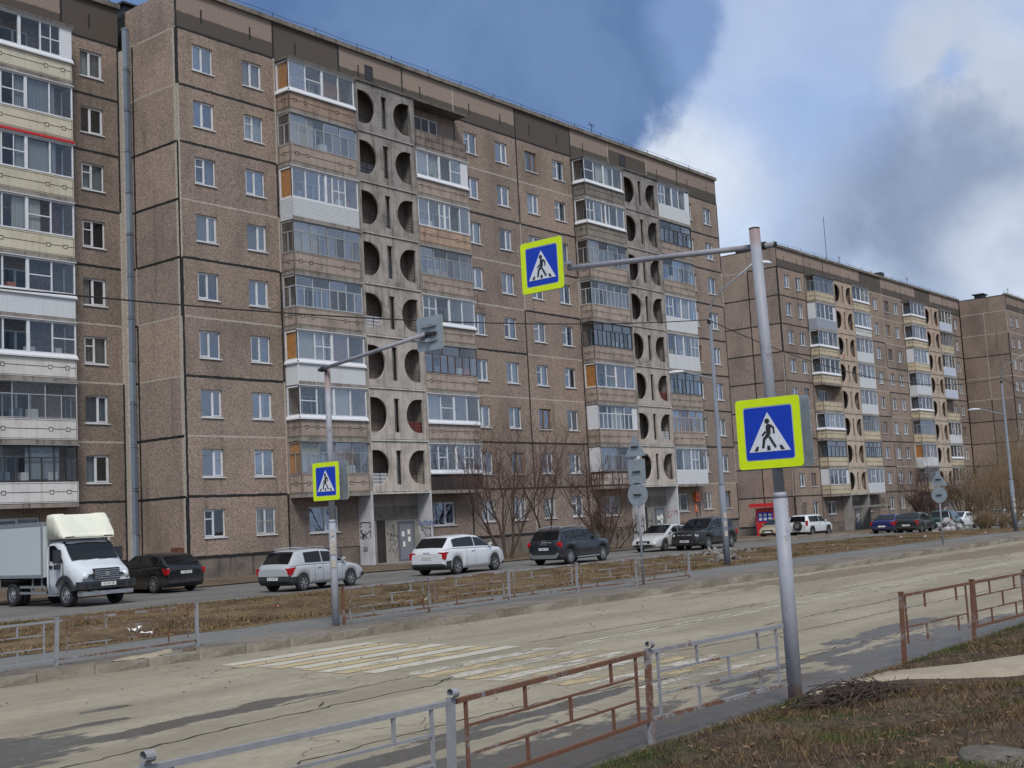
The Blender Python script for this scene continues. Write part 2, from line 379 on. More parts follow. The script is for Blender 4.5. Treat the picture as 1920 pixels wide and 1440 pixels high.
def plate(outline, holes, th, axis='y'):
    """polygon with holes in (x,z), thickness th along +y, front at y=0"""
    loops = [outline] + holes
    tris = tessellate_polygon([[Vector((x, z, 0)) for x, z in l] for l in loops])
    flat_ = [p for l in loops for p in l]; n = len(flat_); b = MB()
    b.v = [(x, 0, z) for x, z in flat_] + [(x, th, z) for x, z in flat_]
    for a, c, d in tris:
        A, B_, C = flat_[a], flat_[c], flat_[d]
        cr = (B_[0]-A[0])*(C[1]-A[1]) - (B_[1]-A[1])*(C[0]-A[0])
        f = (a, c, d) if cr > 0 else (a, d, c)
        b.f.append(f); b.f.append(tuple(n+i for i in reversed(f)))
    k = 0
    for l in loops:
        for i in range(len(l)):
            j = (i+1) % len(l); b.f.append((k+i, k+j, n+k+j, n+k+i))
        k += len(l)
    b.m = [0]*len(b.f); return b
def gw(x): return float(np.interp(x, [-20, 30, 45, 60, 75, 130], [.02, -.10, -.32, -.74, -1.08, -1.4]))
def kerby(x): return float(np.interp(x, [-40, -25, -13, 0, 25], [-28.2, -28.35, -29.05, -29.3, -29.5]))
# ================================================================== ground and roads
XS = [-140, -90, -60] + list(np.arange(-50, 0, 2.5)) + list(np.arange(0, 90, 5.)) + [100, 115, 130, 160, 200, 260]
def strip(name, mat, ya, yb, dz, ny=2, bump=0., xs=XS, kind='structure', crown=0.):
    b = MB(); rows = []
    for x in xs:
        a = ya(x) if callable(ya) else ya; c = yb(x) if callable(yb) else yb
        r = []
        for j in range(ny):
            y = a+(c-a)*j/(ny-1); z = gw(x)+dz
            if bump and 0 < j < ny-1: z += bump*random.random()*(.3 if j in (1, ny-2) else 1)
            r.append(len(b.v)); b.v.append((x, y, z))
        rows.append(r)
    for i in range(len(rows)-1):
        for j in range(ny-1):
            b.f.append((rows[i][j], rows[i+1][j], rows[i+1][j+1], rows[i][j+1])); b.m.append(0)
    o = ob(name, b.mesh(name, mat, True)); o['kind'] = kind; return o
def yin(x): return float(np.interp(x, [-40, -20, 5, 17, 30, 45, 60, 90], [-14.2, -14.7, -16.3, -17.6, -18.3, -17.5, -16, -15]))
def yapron(x): return float(np.interp(x, [-40, -16, -12, 4, 12, 60, 62, 200], [3, 3, -5.2, -6.2, -8.2, -8.8, -4., -4.]))
def verge0(x): return float(np.interp(x, [-40, -20, 0, 30], [-24.6, -24.9, -25., -25.6])) + .10*math.sin(x*1.9)+.07*math.sin(x*4.7+1)+.05*math.sin(x*9.1)
b = MB()
gx = [-900, -400, -200, -100, -20, 30, 45, 60, 75, 130, 260, 500, 1200]
for i, x in enumerate(gx):
    for y in (-900, -60, 60, 1200): b.v.append((x, y, gw(x)-.34))
for i in range(len(gx)-1):
    for j in range(3): k = i*4+j; b.f.append((k, k+4, k+5, k+1)); b.m.append(0)
ob('ground', b.mesh('ground', 'dirt'))['kind'] = 'structure'
road = strip('road', 'road', -40.75, lambda x: kerby(x)+.02, -.12, 6)
XM = [-140, -90]+list(np.arange(-40, 50, .4))+[70, 100, 160, 260]
strip('kerb_margin', 'gravel', lambda x: kerby(x)+.14, lambda x: -27.30+.13*math.sin(x*1.3)+.10*math.sin(x*3.7)+.06*math.sin(x*8.3), .012, 6, .03, XM)
side = strip('sidewalk', 'sidewalk', -27.8, lambda x: verge0(x)+.5, 0., 3)
XF = [-140, -90] + list(np.arange(-40, 70, .8)) + [80, 100, 130, 200]
strip('verge', 'dead_turf', verge0, lambda x: yin(x)+.02, .006, 14, .10, XF)
strip('parking_lane', 'lane', yin, lambda x: yapron(x)+.05, 0., 5)
strip('building_apron', 'dirt', yapron, 14., .04, 16, .08, XF)
# near bank
def bank_z(x, y):
    d = -40.45-y
    return gw(x) - .12 + .14*min(1, max(0, d/.5)) + .10*min(1, max(0, (d-.6)/2.5)) + .045*math.sin(x*2.1+y)*math.sin(y*2.7)*min(1, max(0, d))
b = MB(); xs = list(np.arange(-60, -12, .25))+list(np.arange(-12, 40, 2))+[80, 160]; ys = list(np.arange(-40.4, -46, -.22))+[-48, -52, -60]
for x in xs:
    for y in ys: b.v.append((x, y + (.12*math.sin(x*1.7)+.07*math.sin(x*4.3) if y == ys[0] else 0), bank_z(x, y) - (.02 if y == ys[0] else 0)))
for i in range(len(xs)-1):
    for j in range(len(ys)-1):
        k = i*len(ys)+j; b.f.append((k, k+1, k+len(ys)+1, k+len(ys))); b.m.append(0)
ob('near_bank', b.mesh('near_bank', 'near_turf', True))['kind'] = 'structure'
pp = [(-22.35, -40.55), (-21.2, -40.55), (-20.3, -40.85), (-19.4, -41.45), (-18.4, -42.15), (-16.5, -43.3), (-14, -44.6)]
pq = [(-22.2, -40.9), (-21.75, -41.15), (-21.3, -41.6), (-20.8, -42.2), (-20.2, -43.0), (-19.4, -44.2), (-18.4, -45.6)]
b = MB(); N = 6
for (a, c) in zip(pp, pq):
    for k in range(N+1):
        x = a[0]+(c[0]-a[0])*k/N + random.uniform(-.03, .03); y = a[1]+(c[1]-a[1])*k/N + random.uniform(-.03, .03); b.v.append((x, y, bank_z(x, y)+.035))
for i in range(len(pp)-1):
    for k in range(N): q = i*(N+1)+k; b.f.append((q, q+1, q+N+2, q+N+1)); b.m.append(0)
for i in range(len(pp)):
    for k in (0, N): q = i*(N+1)+k; x_, y_, z_ = b.v[q]; b.v[q] = (x_, y_, z_-.07)
ob('path', b.mesh('path', 'path_concrete', True))['kind'] = 'structure'
# kerb stones, one by one
kerb = ob('kerb', None); kerb['kind'] = 'structure'
km = [MB().box(0, .985, 0, .15, -.16, .055).mesh('kerb_stone', 'kerb') for i in range(3)]
for i in range(3):
    for v in km[i].vertices: v.co += Vector((random.uniform(-.012, .012), random.uniform(-.02, .02), random.uniform(-.022, .012)))
x = -34.
while x < 36:
    y = kerby(x); o = ob('kerb_stone', random.choice(km), kerb, (x, y, gw(x)+random.uniform(-.025, .012)), (0, 0, math.atan2(kerby(x+1)-y, 1)+random.uniform(-.012, .012)))
    x += 1.
xk = [36, 45, 60, 75, 130, 200]; b = MB()
for x in xk: b.v += [(x, kerby(x), gw(x)-.16), (x, kerby(x), gw(x)+.05), (x, kerby(x)+.15, gw(x)+.05), (x, kerby(x)+.15, gw(x)-.16)]
for i in range(len(xk)-1):
    for j in range(4): k = i*4; b.f.append((k+j, k+4+j, k+4+(j+1) % 4, k+(j+1) % 4)); b.m.append(0)
ob('kerb_run', b.mesh('kerb_run', 'kerb'), kerb)
# lane edging: low concrete edge between verge and parking lane, and the island by the second block
b = MB()
for i in range(46):
    x = -24+i*1.02
    if random.random() < .25: continue
    a = math.atan2(yin(x+1)-yin(x), 1); p = [(x, yin(x)-.1), (x+1, yin(x+1)-.1), (x+1, yin(x+1)+.02), (x, yin(x)+.02)]; z = gw(x)+random.uniform(.03, .06)
    n = len(b.v); b.v += [(q[0], q[1], gw(x)-.1) for q in p]+[(q[0], q[1], z) for q in p]
    for f in ((4, 5, 6, 7), (0, 1, 5, 4), (1, 2, 6, 5), (2, 3, 7, 6), (3, 0, 4, 7)): b.f.append(tuple(n+k for k in f)); b.m.append(0)
ob('lane_edging', b.mesh('lane_edging', 'kerb'))['kind'] = 'structure'
b = MB(); xi = [31, 34, 37, 40, 43, 46, 48]; yi = [(-13.2, -9.8), (-13.1, -9.8), (-13., -9.9), (-12.9, -9.9), (-12.8, -10), (-12.6, -10), (-12.2, -10.4)]
for x, (ya, yb) in zip(xi, yi):
    for y, dz in ((ya, -.1), (ya, .14), (ya+.15, .14), (ya+.17, .11), (yb-.15, .11), (yb, .14), (yb, -.1)): b.v.append((x, y, gw(x)+dz))
for i in range(len(xi)-1):
    for j in range(6): k = i*7+j; b.f.append((k, k+7, k+8, k+1)); b.m.append(1 if j == 3 else 0)
b.poly([b.v[i] for i in range(6, -1, -1)]); b.poly([b.v[(len(xi)-1)*7+i] for i in range(7)])
ob('kerbed_island', b.mesh('kerbed_island', ['kerb', 'dirt']))['kind'] = 'structure'
# crossing stripes
ZR = lambda x: gw(x)-.12
y = -29.75; k = 0
while y > -38.9:
    white = k % 2 == 0
    if not (k in (9,)):
        wdt = .36 if white else .34; x0 = -21.45-(.12*(-29.7-y)/2.)*.35+random.uniform(-.15, .1); x1 = x0+3.45+random.uniform(-.12, .12)
        b = MB(); n = 24
        for i in range(n+1):
            xx = x0+(x1-x0)*i/n; e = random.uniform(-.018, .018); b.v += [(xx, y+e, ZR(xx)+.006), (xx, y-wdt+random.uniform(-.02, .02), ZR(xx)+.006)]
        for i in range(n): b.f.append((2*i, 2*i+1, 2*i+3, 2*i+2)); b.m.append(0)
        near = (-29.7-y)/10.
        ob('crosswalk_stripe', b.mesh('crosswalk_stripe', 'road_paint'), road, color=((.56, .53, .46) if white else (.47, .35, .15)) + ((.66 if y > -33.6 else .58) - .16*near,))
    y -= .42; k += 1
for dy in (0, .22):
    b = MB(); n = 60
    for i in range(n+1):
        xx = -17.6+30*i/n; yy = -34.35+dy-.012*(xx+17.6); b.v += [(xx, yy, ZR(xx)+.006), (xx, yy-.09, ZR(xx)+.006)]
    for i in range(n): b.f.append((2*i, 2*i+1, 2*i+3, 2*i+2)); b.m.append(0)
    ob('centre_line', b.mesh('centre_line', 'road_paint'), road, color=(.66, .64, .58, .50))
# cracks
def crack(pts, wd, name='crack'):
    b = MB(); P = [Vector((x, y, 0)) for x, y in pts]; q = []
    for a, c in zip(P[:-1], P[1:]):
        n = max(2, int((c-a).length/.16))
        for i in range(n): q.append(a.lerp(c, i/n)+Vector((random.uniform(-.03, .03), random.uniform(-.045, .045), 0)))
    for i, p in enumerate(q):
        wv = wd*random.uniform(.35, 1.2); b.v += [(p.x, p.y+wv, ZR(p.x)+.004), (p.x, p.y-wv, ZR(p.x)+.004)]
    for i in range(len(q)-1): b.f.append((2*i, 2*i+1, 2*i+3, 2*i+2)); b.m.append(0)
    ob(name, b.mesh(name, 'tar'), road)
crack([(-31, -36.6), (-28, -35.6), (-26, -35.35), (-24, -35.25), (-22.2, -35.3), (-21.3, -34.9)], .020)
crack([(-24.2, -35.2), (-23.7, -34.75)], .016); crack([(-22., -34.75), (-20.8, -36.2), (-20.2, -36.4)], .014)
crack([(-24.6, -34.6), (-23.6, -34.45), (-21.4, -34.3)], .012)
crack([(-19.4, -36.3), (-14, -37.2), (-8, -37.4), (-1, -37.8)], .016); crack([(-17.4, -33.2), (-12, -33.5), (-4, -33.6), (8, -33.9)], .016)
crack([(-14., -36.0), (-9, -36.2), (2, -36.0), (14, -35.8)], .018); crack([(-17., -38.2), (-14.6, -36.4), (-12.6, -36.0)], .012)
crack([(-26.8, -37.7), (-23.8, -37.6), (-21, -37.9)], .014); crack([(-19.5, -38.5), (-16, -38.9), (-12, -39.1)], .013); crack([(-21.4, -34.2), (-18.4, -34.1), (-13, -34.3)], .010)

# ================================================================== apartment blocks
H = 2.8; AGG = (.275, .232, .204)
def ribbon(L, wd, vertical, mat, key=None):
    b = MB(); n = max(4, int(L/.22))
    for i in range(n+1):
        a = L*i/n; w1, w2 = wd*random.uniform(.75, 1.25)/2, wd*random.uniform(.75, 1.25)/2
        if vertical: b.v += [(-w1, 0, a), (w2, 0, a)]
        else: b.v += [(a, 0, -w1), (a, 0, w2)]
    for i in range(n):
        b.f.append((2*i, 2*i+1, 2*i+3, 2*i+2) if vertical else (2*i, 2*i+2, 2*i+3, 2*i+1)); b.m.append(0)
    return b.mesh('seam', mat)
RIB = {}
def seam(B, x, y, z, L, vertical, light, side=False, wd=None):
    key = (round(L, 1), vertical, light, random.randrange(3))
    if key not in RIB: RIB[key] = ribbon(L, wd or (.12 if not light else .085), vertical, 'mortar' if light else 'tar')
    ob('seam', RIB[key], B, (x, y, z), (0, 0, -math.pi/2) if side else None)
def frame_bars(b, w, h, wd, dp, xs=(), zs=(), y=0.):
    """rectangular frame plus full-height mullions xs and horizontal bars zs=(x0,x1,z)"""
    b.box(0, wd, y, y+dp, 0, h); b.box(w-wd, w, y, y+dp, 0, h); b.box(wd, w-wd, y, y+dp, 0, wd); b.box(wd, w-wd, y, y+dp, h-wd, h)
    for x in xs: b.box(x-wd/2, x+wd/2, y+.002, y+dp-.002, wd, h-wd)
    for x0, x1, z in zs: b.box(x0, x1, y+.004, y+dp-.004, z-wd/2, z+wd/2)
    return b
WV = {}
def window(B, x, z, w=1.22, h=1.31, detail=True, old=None, grille=False, y=.09, gl='glass'):
    v = random.randrange(4); split = (.42, .5, .56, .48)[v]
    wd = .06
    col = (.62, .64, .66) if old is None else old
    def mk():
        b = MB(); frame_bars(b, w, h, wd, .06, [w*split])
        sd = 0 if v % 2 else 1            # opening sash has a second, thicker frame
        x0, x1 = (wd, w*split-wd/2) if sd == 0 else (w*split+wd/2, w-wd)
        b.box(x0, x0+.045, -.015, .05, wd, h-wd); b.box(x1-.045, x1, -.015, .05, wd, h-wd); b.box(x0+.045, x1-.045, -.015, .05, wd, wd+.045); b.box(x0+.045, x1-.045, -.015, .05, h-wd-.045, h-wd)
        if v == 3: b.box(x0+.045, x1-.045, -.012, .05, h*.63, h*.63+.05)
        return b
    fr = ob('window', cached(('wf', v, w, h), mk, 'window_frame', 'paint'), B, (x, y, z), color=col)
    if detail:
        for a, c in ((wd, w*split-wd/2), (w*split+wd/2, w-wd)):
            ob('pane', cached(('pn', round(c-a, 3), h, gl), lambda: MB().box(0, c-a, 0, .008, 0, h-2*wd), 'pane', gl), fr, (a, .026, wd), (random.uniform(-.006, .006), 0, random.uniform(-.010, .010)))
    else: ob('pane', cached(('pn', w, h), lambda: MB().box(wd, w-wd, 0, .008, wd, h-wd), 'pane', gl), fr, (0, .026, 0))
    if v == 1 and detail and random.random() < .5:      # vent left on the tilt
        ob('tilted_sash', cached(('tilt', w, h), lambda: frame_bars(MB(), w*.5-.1, h-.16, .045, .04), 'tilted_sash', 'paint'), fr, (.08, .0, .08), (R(-6), 0, 0), color=col)
    ob('sill', cached(('sl', w), lambda: MB().poly([(-.05, -.16, -.045), (w+.05, -.16, -.045), (w+.05, .0, -.005), (-.05, .0, -.005)]) or MB().box(-.05, w+.05, -.155, .0, -.055, -.012), 'sill', 'paint'), fr, (0, 0, 0), color=(.66, .68, .70))
    cc = random.choice([(.52, .52, .50), (.40, .42, .44), (.30, .27, .24), (.55, .52, .46), (.10, .09, .09), (.22, .26, .30), None, None])
    if cc:
        s = random.choice([(0, 1), (0, 1), (0, .55), (.5, 1), (0, .32)])
        def cur():
            b = MB(); n = 14; a0, a1 = w*s[0]-.04, w*s[1]+.04
            for i in range(n+1):
                xx = a0+(a1-a0)*i/n; b.v += [(xx, .14+.02*math.sin(i*2.1), -.03), (xx, .14+.02*math.sin(i*2.1+.3), h+.03)]
            for i in range(n): b.f.append((2*i, 2*i+2, 2*i+3, 2*i+1)); b.m.append(0)
            return b
        ob('curtain', cached(('cu', w, h, s), cur, 'curtain', 'fabric'), fr, color=cc)
    if grille:
        def gr():
            b = MB()
            for i in range(9): b.tube([(w*i/8, -.07, .0), (w*i/8, -.07, h)], .009, 4)
            for zz in (.03, h*.5, h-.03): b.box(-.02, w+.02, -.075, -.065, zz-.012, zz+.012)
            return b
        ob('window_grille', cached(('gr', w, h), gr, 'window_grille', 'mortar'), fr)
    return fr
def siding(w, h, vertical, pitch=.11):
    b = MB(); n = int((w if vertical else h)/pitch)
    for i in range(n):
        a, c = (w if vertical else h)*i/n, (w if vertical else h)*(i+1)/n
        prof = [(a, 0), (a+(c-a)*.12, -.018), (a+(c-a)*.82, -.018), (c, 0)]
        for (p, d), (q, e) in zip(prof[:-1], prof[1:]):
            if vertical: b.quad((p, d, 0), (q, e, 0), (q, e, h), (p, d, h))
            else: b.quad((0, d, p), (w, d, p), (w, e, q), (0, e, q))
    b.box(0, w, .004, .03, 0, h); return b
def parapet_relief(w, h):
    b = MB(); z = h*.52
    f = [.09, .24, .72, .90] if w > 2 else [.5]
    last = .06
    for q in f:
        x = w*q; b.box(last, x-.10, -.004, .004, z-.012, z+.012); b.box(x-.10, x+.10, -.004, .004, z-.11, z-.085); b.box(x-.10, x-.078, -.004, .004, z-.085, z+.06); b.box(x+.078, x+.10, -.004, .004, z-.085, z+.06); b.box(x-.10, x+.10, -.005, .004, z+.05, z+.078); last = x+.10
    b.box(last, w-.06, -.004, .004, z-.012, z+.012)
    for zz in (.05, h-.06): b.box(.05, w-.05, -.003, .004, zz-.008, zz+.008)
    for xx in (.05, w-.05): b.box(xx-.008, xx+.008, -.003, .004, .05, h-.06)
    return b
WHT = (.66, .68, .71); GREY = (.30, .31, .31); DRK = (.035, .035, .04); BRN = (.10, .055, .035); SILV = (.42, .44, .46); GRN = (.05, .06, .05)
def glaze(b, w, kind, z0, z1, pans):
    """returns list of panes (x0,x1,za,zb) and adds frame bars to b, front at y=0"""
    h = z1-z0; P = []
    if kind == 'pvc':
        wd = .065; xs = [w*i/pans for i in range(1, pans)]
        frame_bars(b, w, h, wd, .07, xs); tr = []
        e = [0]+xs+[w]
        sub = set(random.sample(range(pans), max(1, pans//3))) if pans > 2 else set()
        for i in range(pans):
            P.append((e[i]+.03, e[i+1]-.03, .05, h-.05))
            if i in sub: b.box(e[i]+.03, e[i+1]-.03, .01, .06, h*.48, h*.48+.05)
            if i in sub and random.random() < .5: b.box((e[i]+e[i+1])/2-.02, (e[i]+e[i+1])/2+.02, .008, .058, .065, h-.065)
        if pans > 3: b.box(w/2-.07, w/2+.07, -.012, .075, .02, h-.02)
    else:
        wd = .05 if kind == 'wood' else .028; zt = h*.66; n2 = pans; n1 = max(1, pans//2)
        frame_bars(b, w, h, wd, .05, [], [(wd, w-wd, zt)])
        for i in range(1, n1): b.box(w*i/n1-wd/2, w*i/n1+wd/2, .002, .048, zt+wd/2, h-wd)
        for i in range(1, n2): b.box(w*i/n2-wd/2, w*i/n2+wd/2, .003, .047, wd, zt-wd/2)
        for i in range(n1): P.append((w*i/n1, w*(i+1)/n1, zt, h-.02))
        for i in range(n2): P.append((w*i/n2, w*(i+1)/n2, .02, zt))
    return P
def loggia(B, x0, x1, z, g, col, pp, ptint, sides='L', D=.95, detail=True, flash=False, lining=None, endpanel=False, top=False, pans=None, pmat='concrete', visor=True, ptm=None):
    w = x1-x0; ph = .92
    S = ob('balcony', cached(('slab', round(w, 2), D), lambda: MB().box(0, w, -D-.03, -.004, -.21, -.03), 'balcony_slab', 'concrete_dirty'), B, (x0, 0, z), color=(.30, .27, .24))
    sd = []      # (location, rotation, width) of the glazed/parapet faces: front and visible sides
    faces = [((0, -D, 0), None, w, 'front')]
    if 'L' in sides: faces.append(((0, -.01, 0), (0, 0, -math.pi/2), D-.012, 'side'))
    if 'R' in sides: faces.append(((w, -D+.002, 0), (0, 0, math.pi/2), D-.012, 'side'))
    z0 = 1.06 if flash else .95; z1 = 2.54
    for loc, rot, fwid, kind in faces:
        if pp == 'concrete':
            pr = ob('parapet', cached(('par', round(fwid, 2), pmat), lambda: MB().box(0, fwid, 0, .08, 0, ph), 'parapet', pmat), S, loc, rot, color=(lambda k: tuple(c*k for c in ptint))(random.uniform(.9, 1.06)))
            ob('relief', cached(('rel', round(fwid, 2)), lambda: parapet_relief(fwid, ph), 'relief', 'tar'), S, (loc[0]-(.004 if rot and rot[2] < 0 else 0), loc[1]-(.004 if not rot else 0), 0), rot)
        elif pp == 'rail':
            def rl():
                b = MB(); b.box(0, fwid, -.02, .02, .88, .93); b.box(0, fwid, -.02, .02, .04, .08)
                for q in range(5): xx = .02+(fwid-.04)*q/4; b.box(xx-.018, xx+.018, -.018, .018, .08, .88)
                return b
            ob('railing', cached(('rl', round(fwid, 2)), rl, 'railing', 'tar'), S, loc, rot)
            ob('parapet', cached(('parR', round(fwid, 2)), lambda: MB().box(.03, fwid-.03, .03, .06, .0, .8), 'parapet', pmat), S, loc, rot, color=ptint)
            ob('relief', cached(('rel', round(fwid, 2)), lambda: parapet_relief(fwid, ph), 'relief', 'tar'), S, (loc[0]+(.028 if rot else 0), loc[1]+(.026 if not rot else 0), -.04), rot)
        else:
            vert = pp == 'vsiding'
            ob('siding', cached(('sid', round(fwid, 2), vert, pp), lambda: siding(fwid, 1.15, vert, .115 if vert else .1), 'siding', 'sheet'), S, (loc[0], loc[1], -.2), rot, color=ptint)
        if flash:
            def fl():
                b = MB(); b.quad((-.03, -.10, .93), (fwid+.03, -.10, .93), (fwid+.03, -.005, 1.07), (-.03, -.005, 1.07)); b.box(-.03, fwid+.03, -.105, .02, .86, .93); return b
            ob('flashing', cached(('fl', round(fwid, 2)), fl, 'flashing', 'sheet'), S, loc, rot, color=WHT)
        if g:
            n = pans or (4 if g == 'pvc' else 8)
            if kind == 'side': n = 1 if g == 'pvc' else 2
            gw_ = fwid
            if endpanel and kind == 'front':
                gw_ = fwid-.55; ob('end_panel', cached(('ep', g), lambda: MB().box(0, .55, 0, .06, 0, z1-z0), 'end_panel', 'sheet'), S, (gw_, loc[1]+.004, z0), color=WHT)
            if kind == 'side' and endpanel == 'side':
                ob('end_panel', cached(('eps', fwid, z0), lambda: MB().box(0, fwid, 0, .06, 0, z1-z0), 'end_panel', 'sheet'), S, (loc[0], loc[1], z0), rot, color=WHT); continue
            b = MB(); P = glaze(b, gw_, g, z0, z1, n)
            fr = ob('glazing_frame', b.mesh('glazing_frame', 'paint'), S, (loc[0], loc[1], z0), rot, color=col)
            if detail:
                for a, c, za, zb in P:
                    key = ('gp', round(c-a, 2), round(zb-za, 2))
                    # sub-parts stay at the third level: panes hang on the balcony beside the frame
                    M_ = cached(key, lambda: MB().box(0, c-a, 0, .006, 0, zb-za), 'glazing_pane', 'glass_clear')
                    if rot is None: ob('glazing_pane', M_, S, (loc[0]+a, loc[1]+.03, z0+za), (random.uniform(-.006, .006), 0, random.uniform(-.008, .008)))
                    else:
                        sgn = -1 if rot[2] < 0 else 1
                        ob('glazing_pane', M_, S, (loc[0]-sgn*.03, loc[1]+sgn*a, z0+za), rot)
            else:
                b2 = MB()
                for a, c, za, zb in P: b2.box(a, c, .03, .036, za, zb)
                ob('glazing', b2.mesh('glazing', 'glass_clear'), S, (loc[0], loc[1], z0), rot)
            if visor and kind == 'front':
                ob('visor', cached(('vs', round(fwid, 2)), lambda: MB().box(-.04, fwid+.04, -.09, .05, 0, .035), 'visor', 'sheet'), S, (loc[0], loc[1], z1+.004), color=WHT if g == 'pvc' else GREY)
    if g or True:
        # inner window and balcony door on the flat's own wall
        def inn():
            b = MB(); frame_bars(b, 1.3, 1.35, .06, .04, [.65]); b2 = frame_bars(MB(), .72, 2.05, .06, .04, [], [(.06, .66, .85)])
            n = len(b.v); b.v += [(v[0]+1.3, v[1], v[2]-.7) for v in b2.v]; b.f += [tuple(i+n for i in f) for f in b2.f]; b.m += b2.m; return b
        ob('balcony_door', cached('inn', inn, 'balcony_door', 'paint'), S, (w*.2, -.075, .78), color=(.55, .57, .58))
        ob('door_pane', cached('innp', lambda: MB().box(.05, 1.25, 0, .01, .05, 1.3).box(1.36, 1.96, 0, .01, -.64, 1.3), 'door_pane', 'car_glass'), S, (w*.2, -.05, .78))
    if g and random.random() < .55 and detail:
        cc = random.choice([(.5, .5, .48), (.36, .38, .40), (.45, .40, .32), (.30, .33, .36)]); a0 = random.choice([0, .5, .7]); wl = random.uniform(.25, .45)*w
        ob('curtain', cached(('lc', round(wl, 1)), lambda: siding(wl, 1.4, True, .09), 'curtain', 'fabric'), S, (a0*(w-wl)+.05, -D+.16, 1.05), color=cc)
    if g and random.random() < .6 and detail:
        for q in range(random.randrange(1, 4)):
            bw, bh = random.uniform(.2, .5), random.uniform(.15, .45); xx = random.uniform(.2, w-.8)
            ob('stored_box', cached(('bx', q), lambda: MB().box(0, bw, 0, .3, 0, bh), 'stored_box', 'paint'), S, (xx, -D+.12, .95), color=random.choice([(.4, .3, .18), (.5, .5, .5), (.12, .16, .22), (.35, .12, .08), (.14, .2, .12)]))
    if lining:
        ob('side_lining', cached(('ln', lining), lambda: MB().box(.02, .05, -D+.06, -.02, 1.0, 2.5), 'side_lining', lining), S, (.05, 0, 0))
        ob('back_lining', cached(('lnb', lining, round(w, 1)), lambda: MB().box(.06, w*.2-.02, -.035, -.02, .2, 2.5).box(w*.2+2.06, w-.05, -.035, -.02, .2, 2.5), 'back_lining', lining), S)
    if top: ob('canopy', cached(('cn', round(w, 2)), lambda: MB().box(-.08, w+.08, -D-.12, -.004, 2.585, 2.70), 'canopy', 'concrete_dirty'), S, color=(.16, .15, .14))
    return S
# pierced concrete screen of the stair landings: D-shaped openings either side of a slot
AW = 4.34
def arch_mesh():
    def D(cx, flip, edge):
        pts = []; r = .92; cz = 1.25
        for i in range(21):
            a = -math.pi/2+math.pi*i/20
            pts.append((cx+flip*r*math.cos(a), cz+r*math.sin(a)))
        return pts+[(cx-flip*edge, cz+r), (cx-flip*edge, cz-r)]
    out = [(0, -.04), (AW, -.04), (AW, 2.62), (0, 2.62)]
    L = D(.44, 1, .38); Rr = D(AW-.62, -1, .40); slot = [(1.86, .33), (2.28, .33), (2.28, 2.16), (1.86, 2.16)]
    return plate(out, [L, Rr[::-1], slot], .12)
def arch_bay(B, x0, z, D, tint, mat, detail, seed, bars=True):
    S = ob('landing_slab', cached('lslab', lambda: MB().box(0, AW, -D-.06, -.004, -.155, -.075), 'landing_slab', 'concrete'), B, (x0, 0, z), color=tuple(min(.6, c*1.35) for c in tint))
    ob('arch_screen', cached(('arch', mat), arch_mesh, 'arch_screen', mat), S, (0, -D, 0), color=tint)
    def rails():
        b = MB()
        for xa, xb in ((.10, 1.30), (1.86, 2.28), (2.80, 4.10)):
            for zz in (.50, .68, .86, 1.02): b.tube([(xa, .09, zz), (xb, .09, zz)], .012, 4)
        for xx in (.10, .7, 1.25, 2.84, 3.5, 4.08): b.tube([(xx, .09, .33), (xx, .09, 1.03)], .014, 4)
        return b
    if bars: ob('railing', cached('arail', rails, 'railing', 'ink'), S, (0, -D+.04, 0))
    ob('landing_door', cached('ldoor', lambda: MB().box(2.6, 3.4, -.05, -.015, -.02, 2.0), 'landing_door', 'paint'), S, color=random.choice([(.12, .03, .02), (.03, .03, .035), (.16, .17, .17), (.05, .04, .035)]))
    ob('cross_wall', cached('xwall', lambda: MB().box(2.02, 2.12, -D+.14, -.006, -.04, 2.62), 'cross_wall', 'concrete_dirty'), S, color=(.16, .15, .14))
    if random.random() < .35:
        ob('infill_board', cached('ib', lambda: MB().box(.08, 1.34, .16, .18, .33, .95), 'infill_board', 'paint'), S, (0 if random.random() < .5 else 2.75, -D, 0), color=random.choice([(.5, .5, .52), (.16, .03, .02), (.05, .05, .06), (.35, .33, .30)]))
def wall_row(B, xa, xb, mat='aggregate', tint=AGG, n=9, wins=(), detail=True, oldrate=.06, boosted_floors=()):
    w = xb-xa
    for f in range(n):
        holes = tuple((round(x-xa, 3), .89, 1.22, 1.31) for x in wins)
        def pm():
            g_ = .012; hl = [[(x, z), (x+ww, z), (x+ww, z+hh), (x, z+hh)] for x, z, ww, hh in holes]
            return plate([(g_, g_), (w-g_, g_), (w-g_, H-g_), (g_, H-g_)], hl, .24)
        k = random.uniform(.93, 1.05)
        ob('wall_panel', cached(('wp', round(w, 2), holes, mat), pm, 'wall_panel', mat), B, (xa, 0, f*H), color=tuple(c*k for c in tint))
        for x in wins: window(B, x, f*H+.89, detail=detail, old=random.choice([(.3, .2, .13), (.2, .12, .08)]) if random.random() < oldrate else None, grille=(f == 0 and random.random() < .5), gl='glass_boosted' if f in boosted_floors else 'glass')
